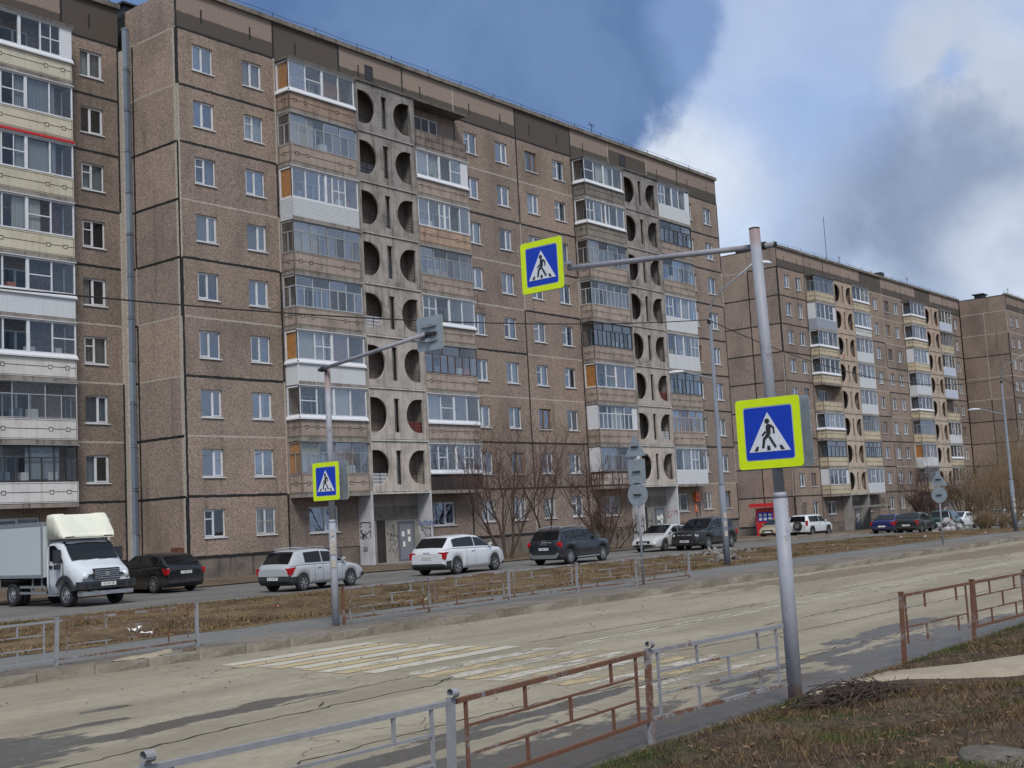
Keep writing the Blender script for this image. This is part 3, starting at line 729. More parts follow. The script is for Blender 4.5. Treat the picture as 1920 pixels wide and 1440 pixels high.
def end_wall(B, depth, joints, tint, gz, lightp, back=12.):
    """gable at x=0 facing -x; joints = y positions"""
    ys = [0]+joints+[depth]
    for f in range(9):
        for a, c in zip(ys[:-1], ys[1:]):
            k = random.uniform(.95, 1.06)
            ob('wall_panel', cached(('ew', round(c-a, 2)), lambda: MB().box(.012, c-a-.012, 0, .22, .012, H-.012), 'wall_panel', 'aggregate'), B, (0, c, f*H), (0, 0, -math.pi/2), color=tuple(q*k for q in tint))
    for f in range(10):
        for a, c in zip(ys[:-1], ys[1:]): seam(B, -.006, c, f*H, c-a, False, random.random() < lightp(f), True)
        if f < 9:
            for y in joints: seam(B, -.007, y, f*H, H, True, random.random() < lightp(f), True)
            seam(B, -.007, .07, f*H, H, True, random.random() < .5, True, .12)
    for a, c in zip(ys[:-1], ys[1:]):
        ob('attic_panel', cached(('ea', round(c-a, 2)), lambda: MB().box(.01, c-a-.01, 0, .2, .012, 1.95), 'attic_panel', 'aggregate'), B, (0, c, 9*H), (0, 0, -math.pi/2), color=tint)
    ob('plinth', cached(('ep', depth, gz), lambda: MB().box(0, depth-.03, .03, .25, gz, -.012), 'plinth', 'concrete_dirty'), B, (0, depth, 0), (0, 0, -math.pi/2), color=(.20, .17, .145))
def attic(B, xs, tint, slits=True):
    for a, c in zip(xs[:-1], xs[1:]):
        ob('attic_panel', cached(('at', round(c-a, 2)), lambda: MB().box(.012, c-a-.012, 0, .2, .012, 1.95), 'attic_panel', 'attic'), B, (a, 0, 9*H), color=(lambda k: tuple(q*k for q in tint))(random.uniform(.88, 1.05)))
        seam(B, a, -.006, 9*H+.02, 1.9, True, random.random() < .3)
        n = int((c-a)/3)
        for i in range(n):
            ob('vent_slit', cached('slit', lambda: MB().box(-.05, .05, -.004, .05, .55, 1.25), 'vent_slit', 'dark_void'), B, (a+1.5+3*i, 0, 9*H))
    L = xs[-1]-xs[0]
    i = 0; x = xs[0]-.06
    while x < xs[-1]:
        l = min(3., xs[-1]+.06-x)
        ob('coping', cached(('cp', round(l, 2)), lambda: MB().box(.01, l-.01, -.16, .35, 0, .24), 'coping', 'concrete_dirty'), B, (x, 0, 9*H+1.955), color=(.22, .20, .175)); x += 3.
    b = MB(); ob('roof_cable', MB().tube([(xs[0]+L*q/60, 0, .44+.03*math.sin(q*1.3)) for q in range(61)], .012, 4).mesh('roof_cable', 'ink'), B, (0, .1, 9*H+2.05))
    for q in range(int(L/3)+1): ob('rail_post', cached('rp', lambda: MB().tube([(0, 0, 0), (0, 0, .36)], .02, 4), 'rail_post', 'ink'), B, (xs[0]+q*3.+random.uniform(-.2, .2), .1, 9*H+2.19))
def core(B, x0, x1, y0, y1, gz):
    ob('interior_wall', MB().box(x0, x1, y0, y1, gz, 9*H+1.9).mesh('interior_wall', 'dark_void'), B)
    ob('roof', MB().box(x0-.02, x1+.02, y0, y1+.1, 9*H+1.9, 9*H+2.1).mesh('roof', 'tar'), B)
def text_mesh(s, size, mat, name, sh=0., ext=.003):
    cu = bpy.data.curves.new(name, 'FONT'); cu.body = s; cu.size = size; cu.shear = sh; cu.align_x = 'CENTER'; cu.align_y = 'CENTER'; cu.extrude = ext
    o = bpy.data.objects.new(name, cu); COL.objects.link(o)
    dg = bpy.context.evaluated_depsgraph_get(); me = bpy.data.meshes.new_from_object(o.evaluated_get(dg))
    bpy.data.objects.remove(o); bpy.data.curves.remove(cu); me.materials.clear(); me.materials.append(M[mat]); return me
def scribble(seed, w, h, n, th, mat):
    r = random.Random(seed); b = MB()
    for k in range(n):
        p = Vector((r.uniform(0, w), 0, r.uniform(0, h))); v = Vector((r.uniform(-1, 1), 0, r.uniform(-1, 1)))*.08; pts = [p.copy()]
        for i in range(12):
            v += Vector((r.uniform(-1, 1), 0, r.uniform(-1, 1)))*.06; v *= .93; p = p+v; p.x = min(w, max(0, p.x)); p.z = min(h, max(0, p.z)); pts.append(p.copy())
        tt = th*r.uniform(.5, 1.4)
        for a, c in zip(pts[:-1], pts[1:]):
            d = (c-a); nn = Vector((-d.z, 0, d.x)); nn = nn.normalized()*tt if nn.length > 1e-6 else Vector((tt, 0, 0))
            b.quad(tuple(a-nn), tuple(c-nn), tuple(c+nn), tuple(a+nn))
    return b.mesh('graffiti', mat)
def bay(B, X, rowsL, rowsR, D, arch_tint, arch_mat, gz, detail, plaster, styles, hidden=None, seedg=1):
    xl0, xl1, xa, xr0, xr1 = X+.12, X+4.75, X+4.95, X+9.45, X+13.92
    # flat wall behind the loggias
    for f in range(1, 9):
        ob('wall_panel', cached('bw', lambda: MB().box(.012, 13.988, 0, .2, .012, H-.012), 'wall_panel', 'aggregate'), B, (X, 0, f*H), color=tuple(c*1.05 for c in AGG))
    for i, (rl, rr) in enumerate(zip(rowsL, rowsR)):
        f = 8-i; z = f*H
        for x0, x1, st, sd in ((xl0, xl1, rl, 'L'), (xr0, xr1, rr, 'R')):
            kw = dict(styles[st[0]]); kw.update(st[1] if len(st) > 1 else {})
            loggia(B, x0, x1, z, sides=sd, D=D, detail=detail, top=(f == 8), **kw)
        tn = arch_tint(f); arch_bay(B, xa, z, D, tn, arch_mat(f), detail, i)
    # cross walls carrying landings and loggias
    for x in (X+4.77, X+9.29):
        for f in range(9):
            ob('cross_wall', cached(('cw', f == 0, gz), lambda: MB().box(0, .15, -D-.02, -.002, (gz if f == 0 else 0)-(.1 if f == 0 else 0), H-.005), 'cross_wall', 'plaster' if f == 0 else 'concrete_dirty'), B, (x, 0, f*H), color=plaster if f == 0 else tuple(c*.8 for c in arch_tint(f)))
    if True:
        ob('screen_cornice', cached('scorn', lambda: MB().box(0, AW+.3, -D-.08, -.004, 2.64, 2.78), 'screen_cornice', 'concrete_dirty'), B, (X+4.8, 0, 8*H), color=(.14, .13, .12))
    # ground floor: flank walls with windows, entrance recess
    for xa_, xb_, wx, ww in ((X, X+4.77, 1.35, 2.0), (X+9.44, X+14, 1.15, 1.85)):
        w = xb_-xa_
        ob('wall_panel', plate([(.012, .012), (w-.012, .012), (w-.012, H-.012), (.012, H-.012)], [[(wx, .83), (wx+ww, .83), (wx+ww, 2.13), (wx, 2.13)]], .24).mesh('wall_panel', 'aggregate'), B, (xa_, 0, 0), color=tuple(c*.85 for c in AGG))
        window(B, xa_+wx, .83, ww, 1.30, detail, grille=(X > 20 and detail))
        ob('plinth', cached(('gp', round(w, 2), gz), lambda: MB().box(.0, w, .03, .25, gz, -.012), 'plinth', 'concrete_dirty'), B, (xa_, 0, 0), color=(.20, .17, .145))
    w = 4.38
    ob('entrance_wall', MB().box(0, w, .0, .2, 1.35, H).box(0, w, .0, .2, gz, 1.33).mesh('entrance_wall', 'concrete'), B, (X+4.92, 0, 0), color=(.33, .31, .28))
    ob('entrance_lintel', MB().box(.05, w-.05, -.03, -.002, 1.30, 2.0).mesh('entrance_lintel', 'concrete_dirty'), B, (X+4.92, 0, 0), color=(.22, .20, .18))
    ob('step', MB().box(0, w, -1.6, -.004, gz, -.98).box(.2, w-.2, -2.0, -1.602, gz, -1.12).mesh('step', 'concrete'), B, (X+4.92, 0, 0), color=(.28, .26, .23))
    dr = ob('door', MB().box(0, 1.05, -.05, -.004, -.97, 1.08).mesh('door', 'metal_paint'), B, (X+7.75, 0, 0), color=(.20, .215, .25))
    ob('door_frame', frame_bars(MB(), 1.25, 2.15, .1, .07).mesh('door_frame', 'metal_paint'), B, (X+7.65, -.076, -.97), color=(.13, .14, .17))
    for (px_, pz) in ((.15, .35), (.60, .45), (.62, .05), (.2, -.2)): ob('notice', boxmesh('notice', (0, .2, -.008, 0, 0, .27), 'paper'), dr, (px_, -.052, pz))
    ob('handle', boxmesh('handle', (0, .04, -.06, 0, 0, .2), 'chrome'), dr, (.08, -.05, -.05))
    ob('side_door', MB().box(0, .62, -.04, -.004, -.97, 1.27).mesh('side_door', 'metal_paint'), B, (X+6.05, 0, 0), color=(.035, .03, .03))
    return dr
S = {'pvc': dict(g='pvc', col=WHT, pp='concrete', ptint=(.40, .325, .275)), 'pvcf': dict(g='pvc', col=WHT, pp='concrete', ptint=(.40, .325, .275), flash=True),
     'wood': dict(g='wood', col=SILV, pp='concrete', ptint=(.40, .325, .275)), 'met': dict(g='met', col=SILV, pp='concrete', ptint=(.40, .325, .275)),
     'dark': dict(g='wood', col=DRK, pp='concrete', ptint=(.38, .31, .265)), 'brown': dict(g='met', col=BRN, pp='concrete', ptint=(.40, .325, .275)),
     'vs': dict(g='pvc', col=WHT, pp='vsiding', ptint=(.58, .60, .62)), 'hs': dict(g='pvc', col=WHT, pp='hsiding', ptint=(.58, .60, .62)),
     'open': dict(g=None, col=WHT, pp='concrete', ptint=(.36, .30, .25)), 'rail': dict(g='met', col=GREY, pp='rail', ptint=(.48, .40, .36))}
GZ_B = -1.35
# ---- the long middle block
Bk = thing('apartment_block', 'long brown nine-storey block with two grey arched landing towers', 'building', (0, 0, 1.05))
core(Bk, .26, 51.9, .26, 11.8, GZ_B)
for xa, xb, ws in ((0, 6, (.90, 3.95)), (20, 26, (20.85, 23.85)), (26, 32, (26.88, 29.88)), (46, 52, (46.75, 49.72))):
    wall_row(Bk, xa, xb, wins=ws, boosted_floors=(1, 2, 3) if xa == 0 else ())  # lower-left panes get the strengthened sky reflection
    for f in range(0, 10): seam(Bk, xa, -.006, f*H, 6., False, random.random() < .22)
    ob('plinth', cached('pl6', lambda: MB().box(0, 6, .03, .25, GZ_B, -.012), 'plinth', 'concrete_dirty'), Bk, (xa, 0, 0), color=(.20, .17, .145))
for x in (.03, 6, 20, 26, 32, 46, 51.97):
    for f in range(9): seam(Bk, x, -.008, f*H, H, True, random.random() < (.5 if x in (6, 26) else .2))
attic(Bk, [0, 6, 10.6, 15.6, 20, 26, 32, 36.6, 41.6, 46, 52], AGG)
end_wall(Bk, 4.1, [3.55], tuple(c*1.08 for c in AGG), GZ_B, lambda f: .85 if f in (9, 8) else (.6 if f in (4, 5) else .1))
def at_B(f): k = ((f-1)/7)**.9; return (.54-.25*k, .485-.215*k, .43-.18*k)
LA = [('pvcf', dict(lining='pine_lining', ptint=(.36, .26, .20))), ('met',), ('hs', dict(lining='pine_lining', pans=5)), ('dark', dict(col=GREY)), ('wood',), ('vs', dict(lining='pine_lining', flash=True)), ('pvcf',), ('brown', dict(col=GREY, lining='pine_lining'))]
RA = [('open', dict(ptint=(.24, .20, .17), pmat='concrete_dirty')), ('pvcf', dict(endpanel=True)), ('pvc', dict(pans=5, ptint=(.42, .30, .22))), ('wood', dict(col=GREY)), ('pvcf',), ('brown', dict(pans=7)), ('pvcf',), ('pvc', dict(pans=6, pp='vsiding', ptint=(.035, .028, .028), flash=True))]
LB = [('pvcf', dict(ptint=(.22, .20, .175))), ('pvcf', dict(ptint=(.28, .25, .21), pans=5)), ('met',), ('wood', dict(pans=10)), ('dark', dict(pans=9)), ('pvc', dict(lining='pine_lining')), ('wood', dict(col=WHT, endpanel='side', pans=8)), ('rail', dict(endpanel='side', pans=5))]
RB = [('vs', dict(endpanel=True)), ('dark', dict(pans=7)), ('met', dict(pans=6)), ('vs',), ('vs',), ('dark', dict(col=GRN, pans=8)), ('wood', dict(col=(.45, .33, .27), pans=8)), ('vs',)]
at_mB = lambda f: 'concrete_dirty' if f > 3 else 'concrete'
random.seed(99)
dA = bay(Bk, 6, LA, RA, .95, at_B, at_mB, GZ_B, True, (.56, .57, .60), S)
dB = bay(Bk, 32, LB, RB, .95, at_B, at_mB, GZ_B, True, (.58, .59, .62), S, seedg=2)
# roof-hatch windows in the attic, light mortar at the gable corner, downpipe beside it
for x in (12.6, 38.2): ob('attic_window', frame_bars(MB(), .62, .85, .06, .05).box(.06, .56, .02, .03, .06, .79).mesh('attic_window', 'black_plastic'), Bk, (x, -.03, 9*H+.55))
for f in range(9): ob('corner_mortar', cached('cm', lambda: MB().box(0, .22, 0, .01, .02, H-.02), 'corner_mortar', 'mortar'), Bk, (-.004, .30, f*H), (0, 0, -math.pi/2))
# graffiti on the entrance side walls and the door wall
gm = [scribble(3, .75, .85, 9, .022, 'graffiti_black'), scribble(5, .8, .9, 10, .016, 'graffiti_black'), scribble(11, .5, 1.4, 7, .014, 'graffiti_black'), scribble(8, .8, .45, 9, .018, 'graffiti_red'), scribble(21, .9, 1.1, 14, .02, 'graffiti_black'), scribble(31, .9, .5, 9, .02, 'graffiti_red')]
HW = -math.pi/2
ob('graffiti', gm[0], Bk, (10.764, -.08, .35), (0, 0, HW)); ob('graffiti', gm[1], Bk, (15.284, -.10, .0), (0, 0, HW))
ob('graffiti', text_mesh('Любовь', .36, 'graffiti_blue', 'graffiti', .3), Bk, (15.283, -.52, 1.02), (math.pi/2, 0, HW))
ob('graffiti', gm[2], Bk, (12.85, -.006, -.4)); ob('graffiti', gm[2], Bk, (13.35, -.006, -.5))
ob('mail_slot', boxmesh('mail_slot', (0, .3, -.03, 0, 0, .2), 'grey_metal'), Bk, (10.766, -.3, -.25), (0, 0, HW))
ob('graffiti', gm[4], Bk, (36.764, -.04, -1.1), (0, 0, HW)); ob('graffiti', gm[3], Bk, (41.284, -.1, .45), (0, 0, HW)); ob('graffiti', gm[5], Bk, (42.0, -.006, .02)); ob('graffiti', gm[2], Bk, (38.9, -.006, -.6)); ob('graffiti', gm[2], Bk, (39.9, -.056, -.7))
ob('notice', boxmesh('notice', (0, .2, -.008, 0, 0, .27), 'paper'), Bk, (40.1, -.06, .3)); ob('notice', boxmesh('notice', (0, .2, -.008, 0, 0, .27), 'paper'), Bk, (40.45, -.06, .35))
# gas cabinet with number plate on the second entrance's right flank
gb = thing('gas_cabinet', 'orange wall cabinet above an orange plate numbered 1 near the right entrance', 'cabinet', (45.45, -.004, 2.55))
ob('cabinet_body', MB().box(-.28, .28, -.22, 0, 0, .5).mesh('cabinet_body', 'orange_paint'), gb); ob('cabinet_lid', plate([(-.36, .5), (.36, .5), (.2, .72), (-.2, .72)], [], .28).mesh('cabinet_lid', 'orange_paint'), gb, (0, -.28, 0))
ob('cabinet_panel', MB().box(-.17, .17, -.228, -.222, .12, .4).mesh('cabinet_panel', 'red_paint'), gb)
ob('number_plate', MB().box(-.17, .17, -.03, 0, -.75, -.15).mesh('number_plate', 'orange_paint'), gb); ob('number', text_mesh('1', .5, 'paper', 'number'), gb, (0, -.034, -.45), (math.pi/2, 0, 0)); ob('pipe', MB().tube([(0, -.05, -.76), (0, -.05, -2.2)], .03, 6).mesh('pipe', 'tar'), gb)
# air conditioner bracket on the wall
ob('wall_bracket', MB().tube([(0, 0, 0), (0, -.7, 0), (0, -.7, .8), (0, 0, .5)], .02, 4).tube([(0, -.7, 0), (.5, -.7, 0)], .02, 4).mesh('wall_bracket', 'ink'), Bk, (20.55, 0, 5*H-.5))
# ---- the set-back block on the left
Ak = thing('apartment_block', 'set-back nine-storey block with cream balcony parapets behind the white box truck', 'building', (-.42, 4.1, 1.05))
core(Ak, -28, -.02, .26, 11, GZ_B)
wall_row(Ak, -3.12, 0, wins=(-2.14,), tint=tuple(c*.92 for c in AGG))
for f in range(10): seam(Ak, -3.12, -.006, f*H, 3.1, False, f in (3, 4, 2))
for x in (-.05,):
    for f in range(9): seam(Ak, x, -.008, f*H, H, True, f in (3, 4, 5))
ob('plinth', MB().box(-12, 0, .03, .25, GZ_B, -.012).mesh('plinth', 'concrete_dirty'), Ak, color=(.20, .17, .145))
for f in range(9):
    if f: ob('wall_panel', cached('awl', lambda: MB().box(-13, -3.132, 0, .2, .012, H-.012), 'wall_panel', 'aggregate'), Ak, (0, 0, f*H), color=AGG)
ob('wall_panel', plate([(-12.9, .012), (-3.13, .012), (-3.13, H-.012), (-12.9, H-.012)], [[(-6.6, .9), (-4.5, .9), (-4.5, 2.2), (-6.6, 2.2)]], .24).mesh('wall_panel', 'aggregate'), Ak, color=tuple(c*.8 for c in AGG))
window(Ak, -6.6, .9, 2.1, 1.3)
AS = {'pvc': dict(g='pvc', col=WHT, pp='concrete', ptint=(.62, .58, .45), pmat='concrete_clean'), 'pvcf': dict(g='pvc', col=WHT, pp='concrete', ptint=(.60, .57, .46), flash=True, pmat='concrete_clean'), 'vs': dict(g='pvc', col=WHT, pp='vsiding', ptint=(.60, .63, .66)),
      'met': dict(g='met', col=SILV, pp='concrete', ptint=(.62, .61, .58), pmat='concrete_clean'), 'dark': dict(g='wood', col=DRK, pp='concrete', ptint=(.64, .63, .61), pmat='concrete_clean')}
for i, st in enumerate([('pvcf', dict(endpanel=True)), ('pvc',), ('pvc',), ('pvc',), ('vs', dict(flash=True)), ('pvcf', dict(ptint=(.64, .63, .60))), ('met', dict(pans=6)), ('dark', dict(pans=8))]):
    kw = dict(AS[st[0]]); kw.update(st[1] if len(st) > 1 else {}); loggia(Ak, -7.85, -3.15, (8-i)*H, sides='R', D=.95, top=(i == 0), **kw)
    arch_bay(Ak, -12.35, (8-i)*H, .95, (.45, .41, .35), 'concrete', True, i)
attic(Ak, [-12.4, -8, -3.1, 0], tuple(c*.95 for c in AGG))
ob('awning_strip', boxmesh('awning_strip', (0, 4.7, -.1, .02, 0, .1), 'red_paint'), Ak, (-7.85, -.98, 7*H-.2))
dp = thing('downpipe', 'tall blue-grey square downpipe in the corner between the two joined blocks', 'downpipe', (-.22, 3.78, 0))
zz = .3
for i in range(13):
    ob('pipe_section', cached('pips', lambda: MB().box(-.12, .12, -.12, .12, .01, 2.06), 'pipe_section', 'metal_paint'), dp, (random.uniform(-.012, .012), random.uniform(-.01, .01), zz), (0, 0, R(20)), color=(.17, .21, .27) if i % 4 else (.22, .27, .33)); zz += 2.07
    ob('bracket', boxmesh('bracket', (-.145, .145, -.145, .145, 0, .05), 'grey_metal'), dp, (0, 0, zz-.1), (0, 0, R(20)))
ob('wall_trim', MB().box(-.22, -.02, .03, .3, .2, 26.).mesh('wall_trim', 'mortar'), dp, (0, .0, 0))
# ---- the second long block to the right
GZ_C = -1.25
Ck = thing('apartment_block', 'distant nine-storey block with rust-streaked cream landing towers and a bare gable', 'building', (74.3, 5.95, -.14))
core(Ck, .26, 51.9, .26, 12.8, GZ_C)
CT = (.285, .238, .208)
for xa, xb, ws in ((0, 6, (1.3, 3.9)), (20, 26, (20.85, 23.3)), (26, 32, (26.6, 29.4)), (46, 52, (46.75, 49.5))):
    wall_row(Ck, xa, xb, wins=ws, detail=False, tint=CT, oldrate=.1)
    for f in range(0, 10): seam(Ck, xa, -.006, f*H, 6., False, (xa in (20, 26) and f >= 8) or random.random() < .08, wd=.12)
    ob('plinth', cached('pl6c', lambda: MB().box(0, 6, .03, .25, GZ_C, -.012), 'plinth', 'concrete_dirty'), Ck, (xa, 0, 0), color=(.20, .17, .145))
for x in (.03, 6, 20, 26, 32, 46, 51.97):
    for f in range(9): seam(Ck, x, -.008, f*H, H, True, (x in (20, 26) and f >= 7) or random.random() < .15, wd=.12)
attic(Ck, [0, 6, 10.6, 15.6, 20, 26, 32, 36.6, 41.6, 46, 52], CT)
end_wall(Ck, 12.6, [3.25, 9.2], tuple(c*1.04 for c in CT), GZ_C, lambda f: .04)
CC = (.58, .50, .36)
CS = {k: dict(v, ptint=(v['ptint'] if 'siding' in v['pp'] else CC), pmat='concrete_clean') for k, v in S.items()}
cLA = [('met', dict(pans=4)), ('vs', dict(endpanel='side', ptint=(.30, .33, .40))), ('pvcf',), ('pvcf',), ('open',), ('pvcf',), ('dark', dict(pans=5)), ('pvc', dict(endpanel='side'))]
cRA = [('pvcf',), ('pvcf', dict(ptint=(.6, .6, .58))), ('vs',), ('vs',), ('vs',), ('met',), ('dark',), ('vs',)]
cLB = [('pvcf',), ('pvcf',), ('pvc', dict(endpanel='side')), ('vs',), ('pvcf',), ('met', dict(pans=4)), ('vs', dict(lining='pine_lining')), ('dark', dict(col=GREY))]
cRB = [('vs', dict(ptint=(.50, .55, .66))), ('met',), ('vs', dict(ptint=(.50, .55, .66))), ('vs', dict(ptint=(.50, .55, .66))), ('open',), ('vs',), ('pvcf',), ('vs',)]
at_C = lambda f: (.55-.01*f, .47-.012*f, .39-.012*f)
bay(Ck, 6, cLA, cRA, .95, at_C, lambda f: 'concrete_rust', GZ_C, False, (.30, .29, .28), CS)
bay(Ck, 32, cLB, cRB, .95, at_C, lambda f: 'concrete_rust', GZ_C, False, (.32, .31, .30), CS)
ob('entrance_canopy', MB().box(0, 5.2, -3., -1.04, 1.35, 1.5).box(4.9, 5.05, -2.9, -2.75, -1.2, 1.35).mesh('entrance_canopy', 'concrete_dirty'), Ck, (10.9, 0, 0), color=(.30, .29, .27))
ob('address_plate', boxmesh('address_plate', (0, .9, -.02, 0, 0, .35), 'sign_blue'), Ck, (-.01, 3.1, .75), (0, 0, HW))
# ---- end of a third block
Dk = thing('apartment_block', 'far block showing a gable with pale mortar joints beside the distant rust-streaked block', 'building', (126.5, 0, -.2))
core(Dk, .26, 24, .26, 12, -1.4)
DT = (.235, .196, .170)
wall_row(Dk, 0, 6, wins=(1.0, 3.5), detail=False, tint=DT)
for a in (6, 12, 18):
    wall_row(Dk, a, a+6, wins=(a+1., a+3.5), detail=False, tint=DT)
for f in range(10):
    for a in (0, 6): seam(Dk, a, -.006, f*H, 6., False, f > 5, wd=.14)
attic(Dk, [0, 6, 12, 18, 24], DT)
end_wall(Dk, 5.9, [2.9], DT, -1.4, lambda f: .95 if f in (9, 8, 6, 5) else .1)
ob('roof_vent', MB().box(0, 1.6, 0, 1.0, 0, .55).box(-.25, 1.85, -.25, 1.25, .56, .66).mesh('roof_vent', 'black_plastic'), Dk, (1, 3.2, 9*H+2.1))
ob('roof_vent', MB().box(0, 1.6, 0, 1.0, 0, .7).box(-.3, 1.9, -.3, 1.3, .72, .84).mesh('roof_vent', 'black_plastic'), Ck, (1.2, 4., 9*H+2.1))
ob('roof_vent', MB().box(0, 1.0, 0, .8, 0, 1.0).mesh('roof_vent', 'black_plastic'), Ck, (28.5, .8, 9*H+2.1))
for bx, xx in ((Bk, 35.5), (Ck, 16.2), (Ck, 35.8), (Dk, 3)):
    ob('aerial', MB().tube([(0, 0, 0), (0, 0, 1.1)], .025, 4).tube([(-.5, 0, .9), (.5, 0, 1.1)], .018, 4).tube([(-.3, 0, 1.15), (.3, 0, .85)], .018, 4).mesh('aerial', 'ink'), bx, (xx, .5, 9*H+2.1))
ob('aerial', MB().tube([(0, 0, 0), (0, 0, 7.)], .03, 4).mesh('aerial', 'ink'), Ck, (21., 4, 9*H+2.1))
# roof edge vent at the near corner of the middle block
ob('roof_vent', MB().box(0, 1.0, 0, 1.0, 0, .5).box(-.2, 1.2, -.2, 1.2, .5, .6).mesh('roof_vent', 'black_plastic'), Bk, (.3, 4.6, 9*H+2.1))
# ================================================================== railings
RUSTY, MIDR, PAINT = (.62, 0, 0), (.5, 0, 0), (.37, 0, 0)
def fence(posts, label, zf, rust, skip=(), hgt=.80, last=None, group=None, capped=False, prust=None):
    """posts: list of (x,y); rust per panel; skip: set of (panel, piece) left broken off"""
    T = thing('railing', label, 'railing', (posts[0][0], posts[0][1], zf(*posts[0])))
    ox, oy, oz = T.location
    for i, (x, y) in enumerate(posts):
        if last and i == len(posts)-1: continue
        pc = (prust or rust)[min(i, len(rust)-1)]
        p = MB().box(-.026, .026, -.026, .026, -.15, hgt+.01)
        if capped:
            n = 10
            for k in range(n):
                a0, a1 = math.pi*1.7*k/n-.6, math.pi*1.7*(k+1)/n-.6
                p.quad((-.035, -.03+.035*math.cos(a0), hgt+.045+.035*math.sin(a0)), (.035, -.03+.035*math.cos(a0), hgt+.045+.035*math.sin(a0)), (.035, -.03+.035*math.cos(a1), hgt+.045+.035*math.sin(a1)), (-.035, -.03+.035*math.cos(a1), hgt+.045+.035*math.sin(a1)))
        else: p.box(-.034, .034, -.034, .034, hgt+.012, hgt+.03)
        ob('post', p.mesh('post', 'rail_paint'), T, (x-ox, y-oy, zf(x, y)-oz), (random.uniform(-.03, .03), random.uniform(-.03, .03), 0), color=pc)
    for i in range(len(posts)-1):
        (x0, y0), (x1, y1) = posts[i], posts[i+1]; z0, z1 = zf(x0, y0), zf(x1, y1)
        L = math.hypot(x1-x0, y1-y0); ux, uy = (x1-x0)/L, (y1-y0)/L
        def bar(name, a, za, b_, zb, r, c):
            if (i, name) in skip: return
            pa = (x0+ux*L*a-ox, y0+uy*L*a-oy, z0+(z1-z0)*a+za-oz); pb = (x0+ux*L*b_-ox, y0+uy*L*b_-oy, z0+(z1-z0)*b_+zb-oz)
            A = Vector(pa); Bv = Vector(pb); d = Bv-A; l = d.length
            me = cached(('bar', round(l, 2), r), lambda: MB().box(0, l, -r, r, -r, r), 'rail', 'rail_paint')
            q = d.to_track_quat('X', 'Z')
            o = ob(name.split('#')[0], me, T, A, color=c); o.rotation_euler = q.to_euler(); return o
        c = rust[i]; g = .035/L; zt, zb = hgt-.03, .13; m1, m2 = zb+(zt-zb)*.34, zb+(zt-zb)*.68
        a, e = .07, .93
        bar('top_rail', g, zt, 1-g, zt, .019, c); bar('bottom_rail', g, zb, 1-g, zb, .018, tuple(min(1, q+.06) if k == 0 else q for k, q in enumerate(c)))
        bar('bar#l', a, zb, a, zt, .012, c); bar('bar#r', e, zb, e, zt, .012, c)
        bar('middle_rail#1', a, m1, e, m1, .010, c); bar('middle_rail#2', a, m2, e, m2, .010, c)
        for k, q in enumerate((.33, .78)): bar('bar#t%d' % k, q, m2, q, zt, .012, c); bar('bar#b%d' % k, q, zb, q, m1, .012, c)
        bar('bar#m', .55, m1, .55, m2, .012, c)
    return T
zs = lambda x, y: gw(x)
fence([(-26.4, -27.7), (-23.24, -27.69), (-20.33, -27.64)], 'grey and rust railing on the far pavement in front of the white box truck', zs, [PAINT, MIDR], prust=[PAINT, PAINT, MIDR])
fence([(-16.2, -27.22), (-13.48, -27.21), (-10.58, -27.25), (-7.75, -27.31), (-5.31, -27.61), (-2.58, -27.71)], 'long rusty-brown railing on the far pavement in front of the parked cars', zs, [MIDR, MIDR, MIDR, MIDR, MIDR], prust=[RUSTY, MIDR, PAINT, PAINT, PAINT, MIDR])
zn = lambda x, y: bank_z(x, y)
fence([(-32.9, -40.4), (-30.36, -40.52), (-27.78, -40.60), (-24.67, -40.36), (-22.13, -40.54)], 'bent rust-eaten railing on the near roadside, bolted to the near crossing pole', lambda x, y: gw(x)-.02 if x > -25 else gw(x)-.02, [PAINT, PAINT, RUSTY, (.45, 0, 0)], last=True, capped=True, hgt=.79,
      skip={(1, 'bar#b0'), (1, 'bar#m'), (1, 'bar#t0')}, prust=[PAINT, PAINT, PAINT, MIDR])
fence([(-18.59, -40.47), (-16.24, -40.62), (-14.0, -40.75), (-11.6, -40.8)], 'rusty leaning railing on the near verge beyond the concrete path', lambda x, y: gw(x)+.0, [RUSTY, RUSTY, RUSTY], hgt=.80, skip={(0, 'bottom_rail'), (0, 'middle_rail#2'), (0, 'bar#m')}, prust=[RUSTY, RUSTY, RUSTY, RUSTY])

# ================================================================== crossing signs
TRI = [(.498, .891), (.075, .155), (.927, .152)]
BODY = [(.463, .654), (.51, .669), (.561, .656), (.624, .603), (.629, .485), (.595, .476), (.59, .582), (.551, .606), (.545, .49), (.503, .43), (.43, .38), (.395, .222), (.345, .221), (.376, .399), (.454, .484), (.452, .612)]
ARM = [(.436, .55), (.356, .472), (.372, .442), (.45, .506)]; LEG = [(.494, .421), (.531, .442), (.649, .24), (.635, .213), (.606, .218)]
ST = [[(.237, .257), (.283, .26), (.262, .173), (.181, .173)], [(.456, .26), (.512, .262), (.521, .177), (.45, .175)], [(.704, .257), (.755, .259), (.811, .174), (.736, .172)]]
HEAD = [(.485+.05*math.cos(2*math.pi*i/16), .723+.05*math.sin(2*math.pi*i/16)) for i in range(16)]
def rrect(s, r, n=5):
    pts = []
    for cx, cy, a in ((s-r, s-r, 0), (-s+r, s-r, 90), (-s+r, -s+r, 180), (s-r, -s+r, 270)):
        for i in range(n+1): q = R(a+90*i/n); pts.append((cx+r*math.cos(q), cy+r*math.sin(q)))
    return pts
def ccw(p):
    a = sum(p[i][0]*p[(i+1) % len(p)][1]-p[(i+1) % len(p)][0]*p[i][1] for i in range(len(p))); return p if a > 0 else p[::-1]
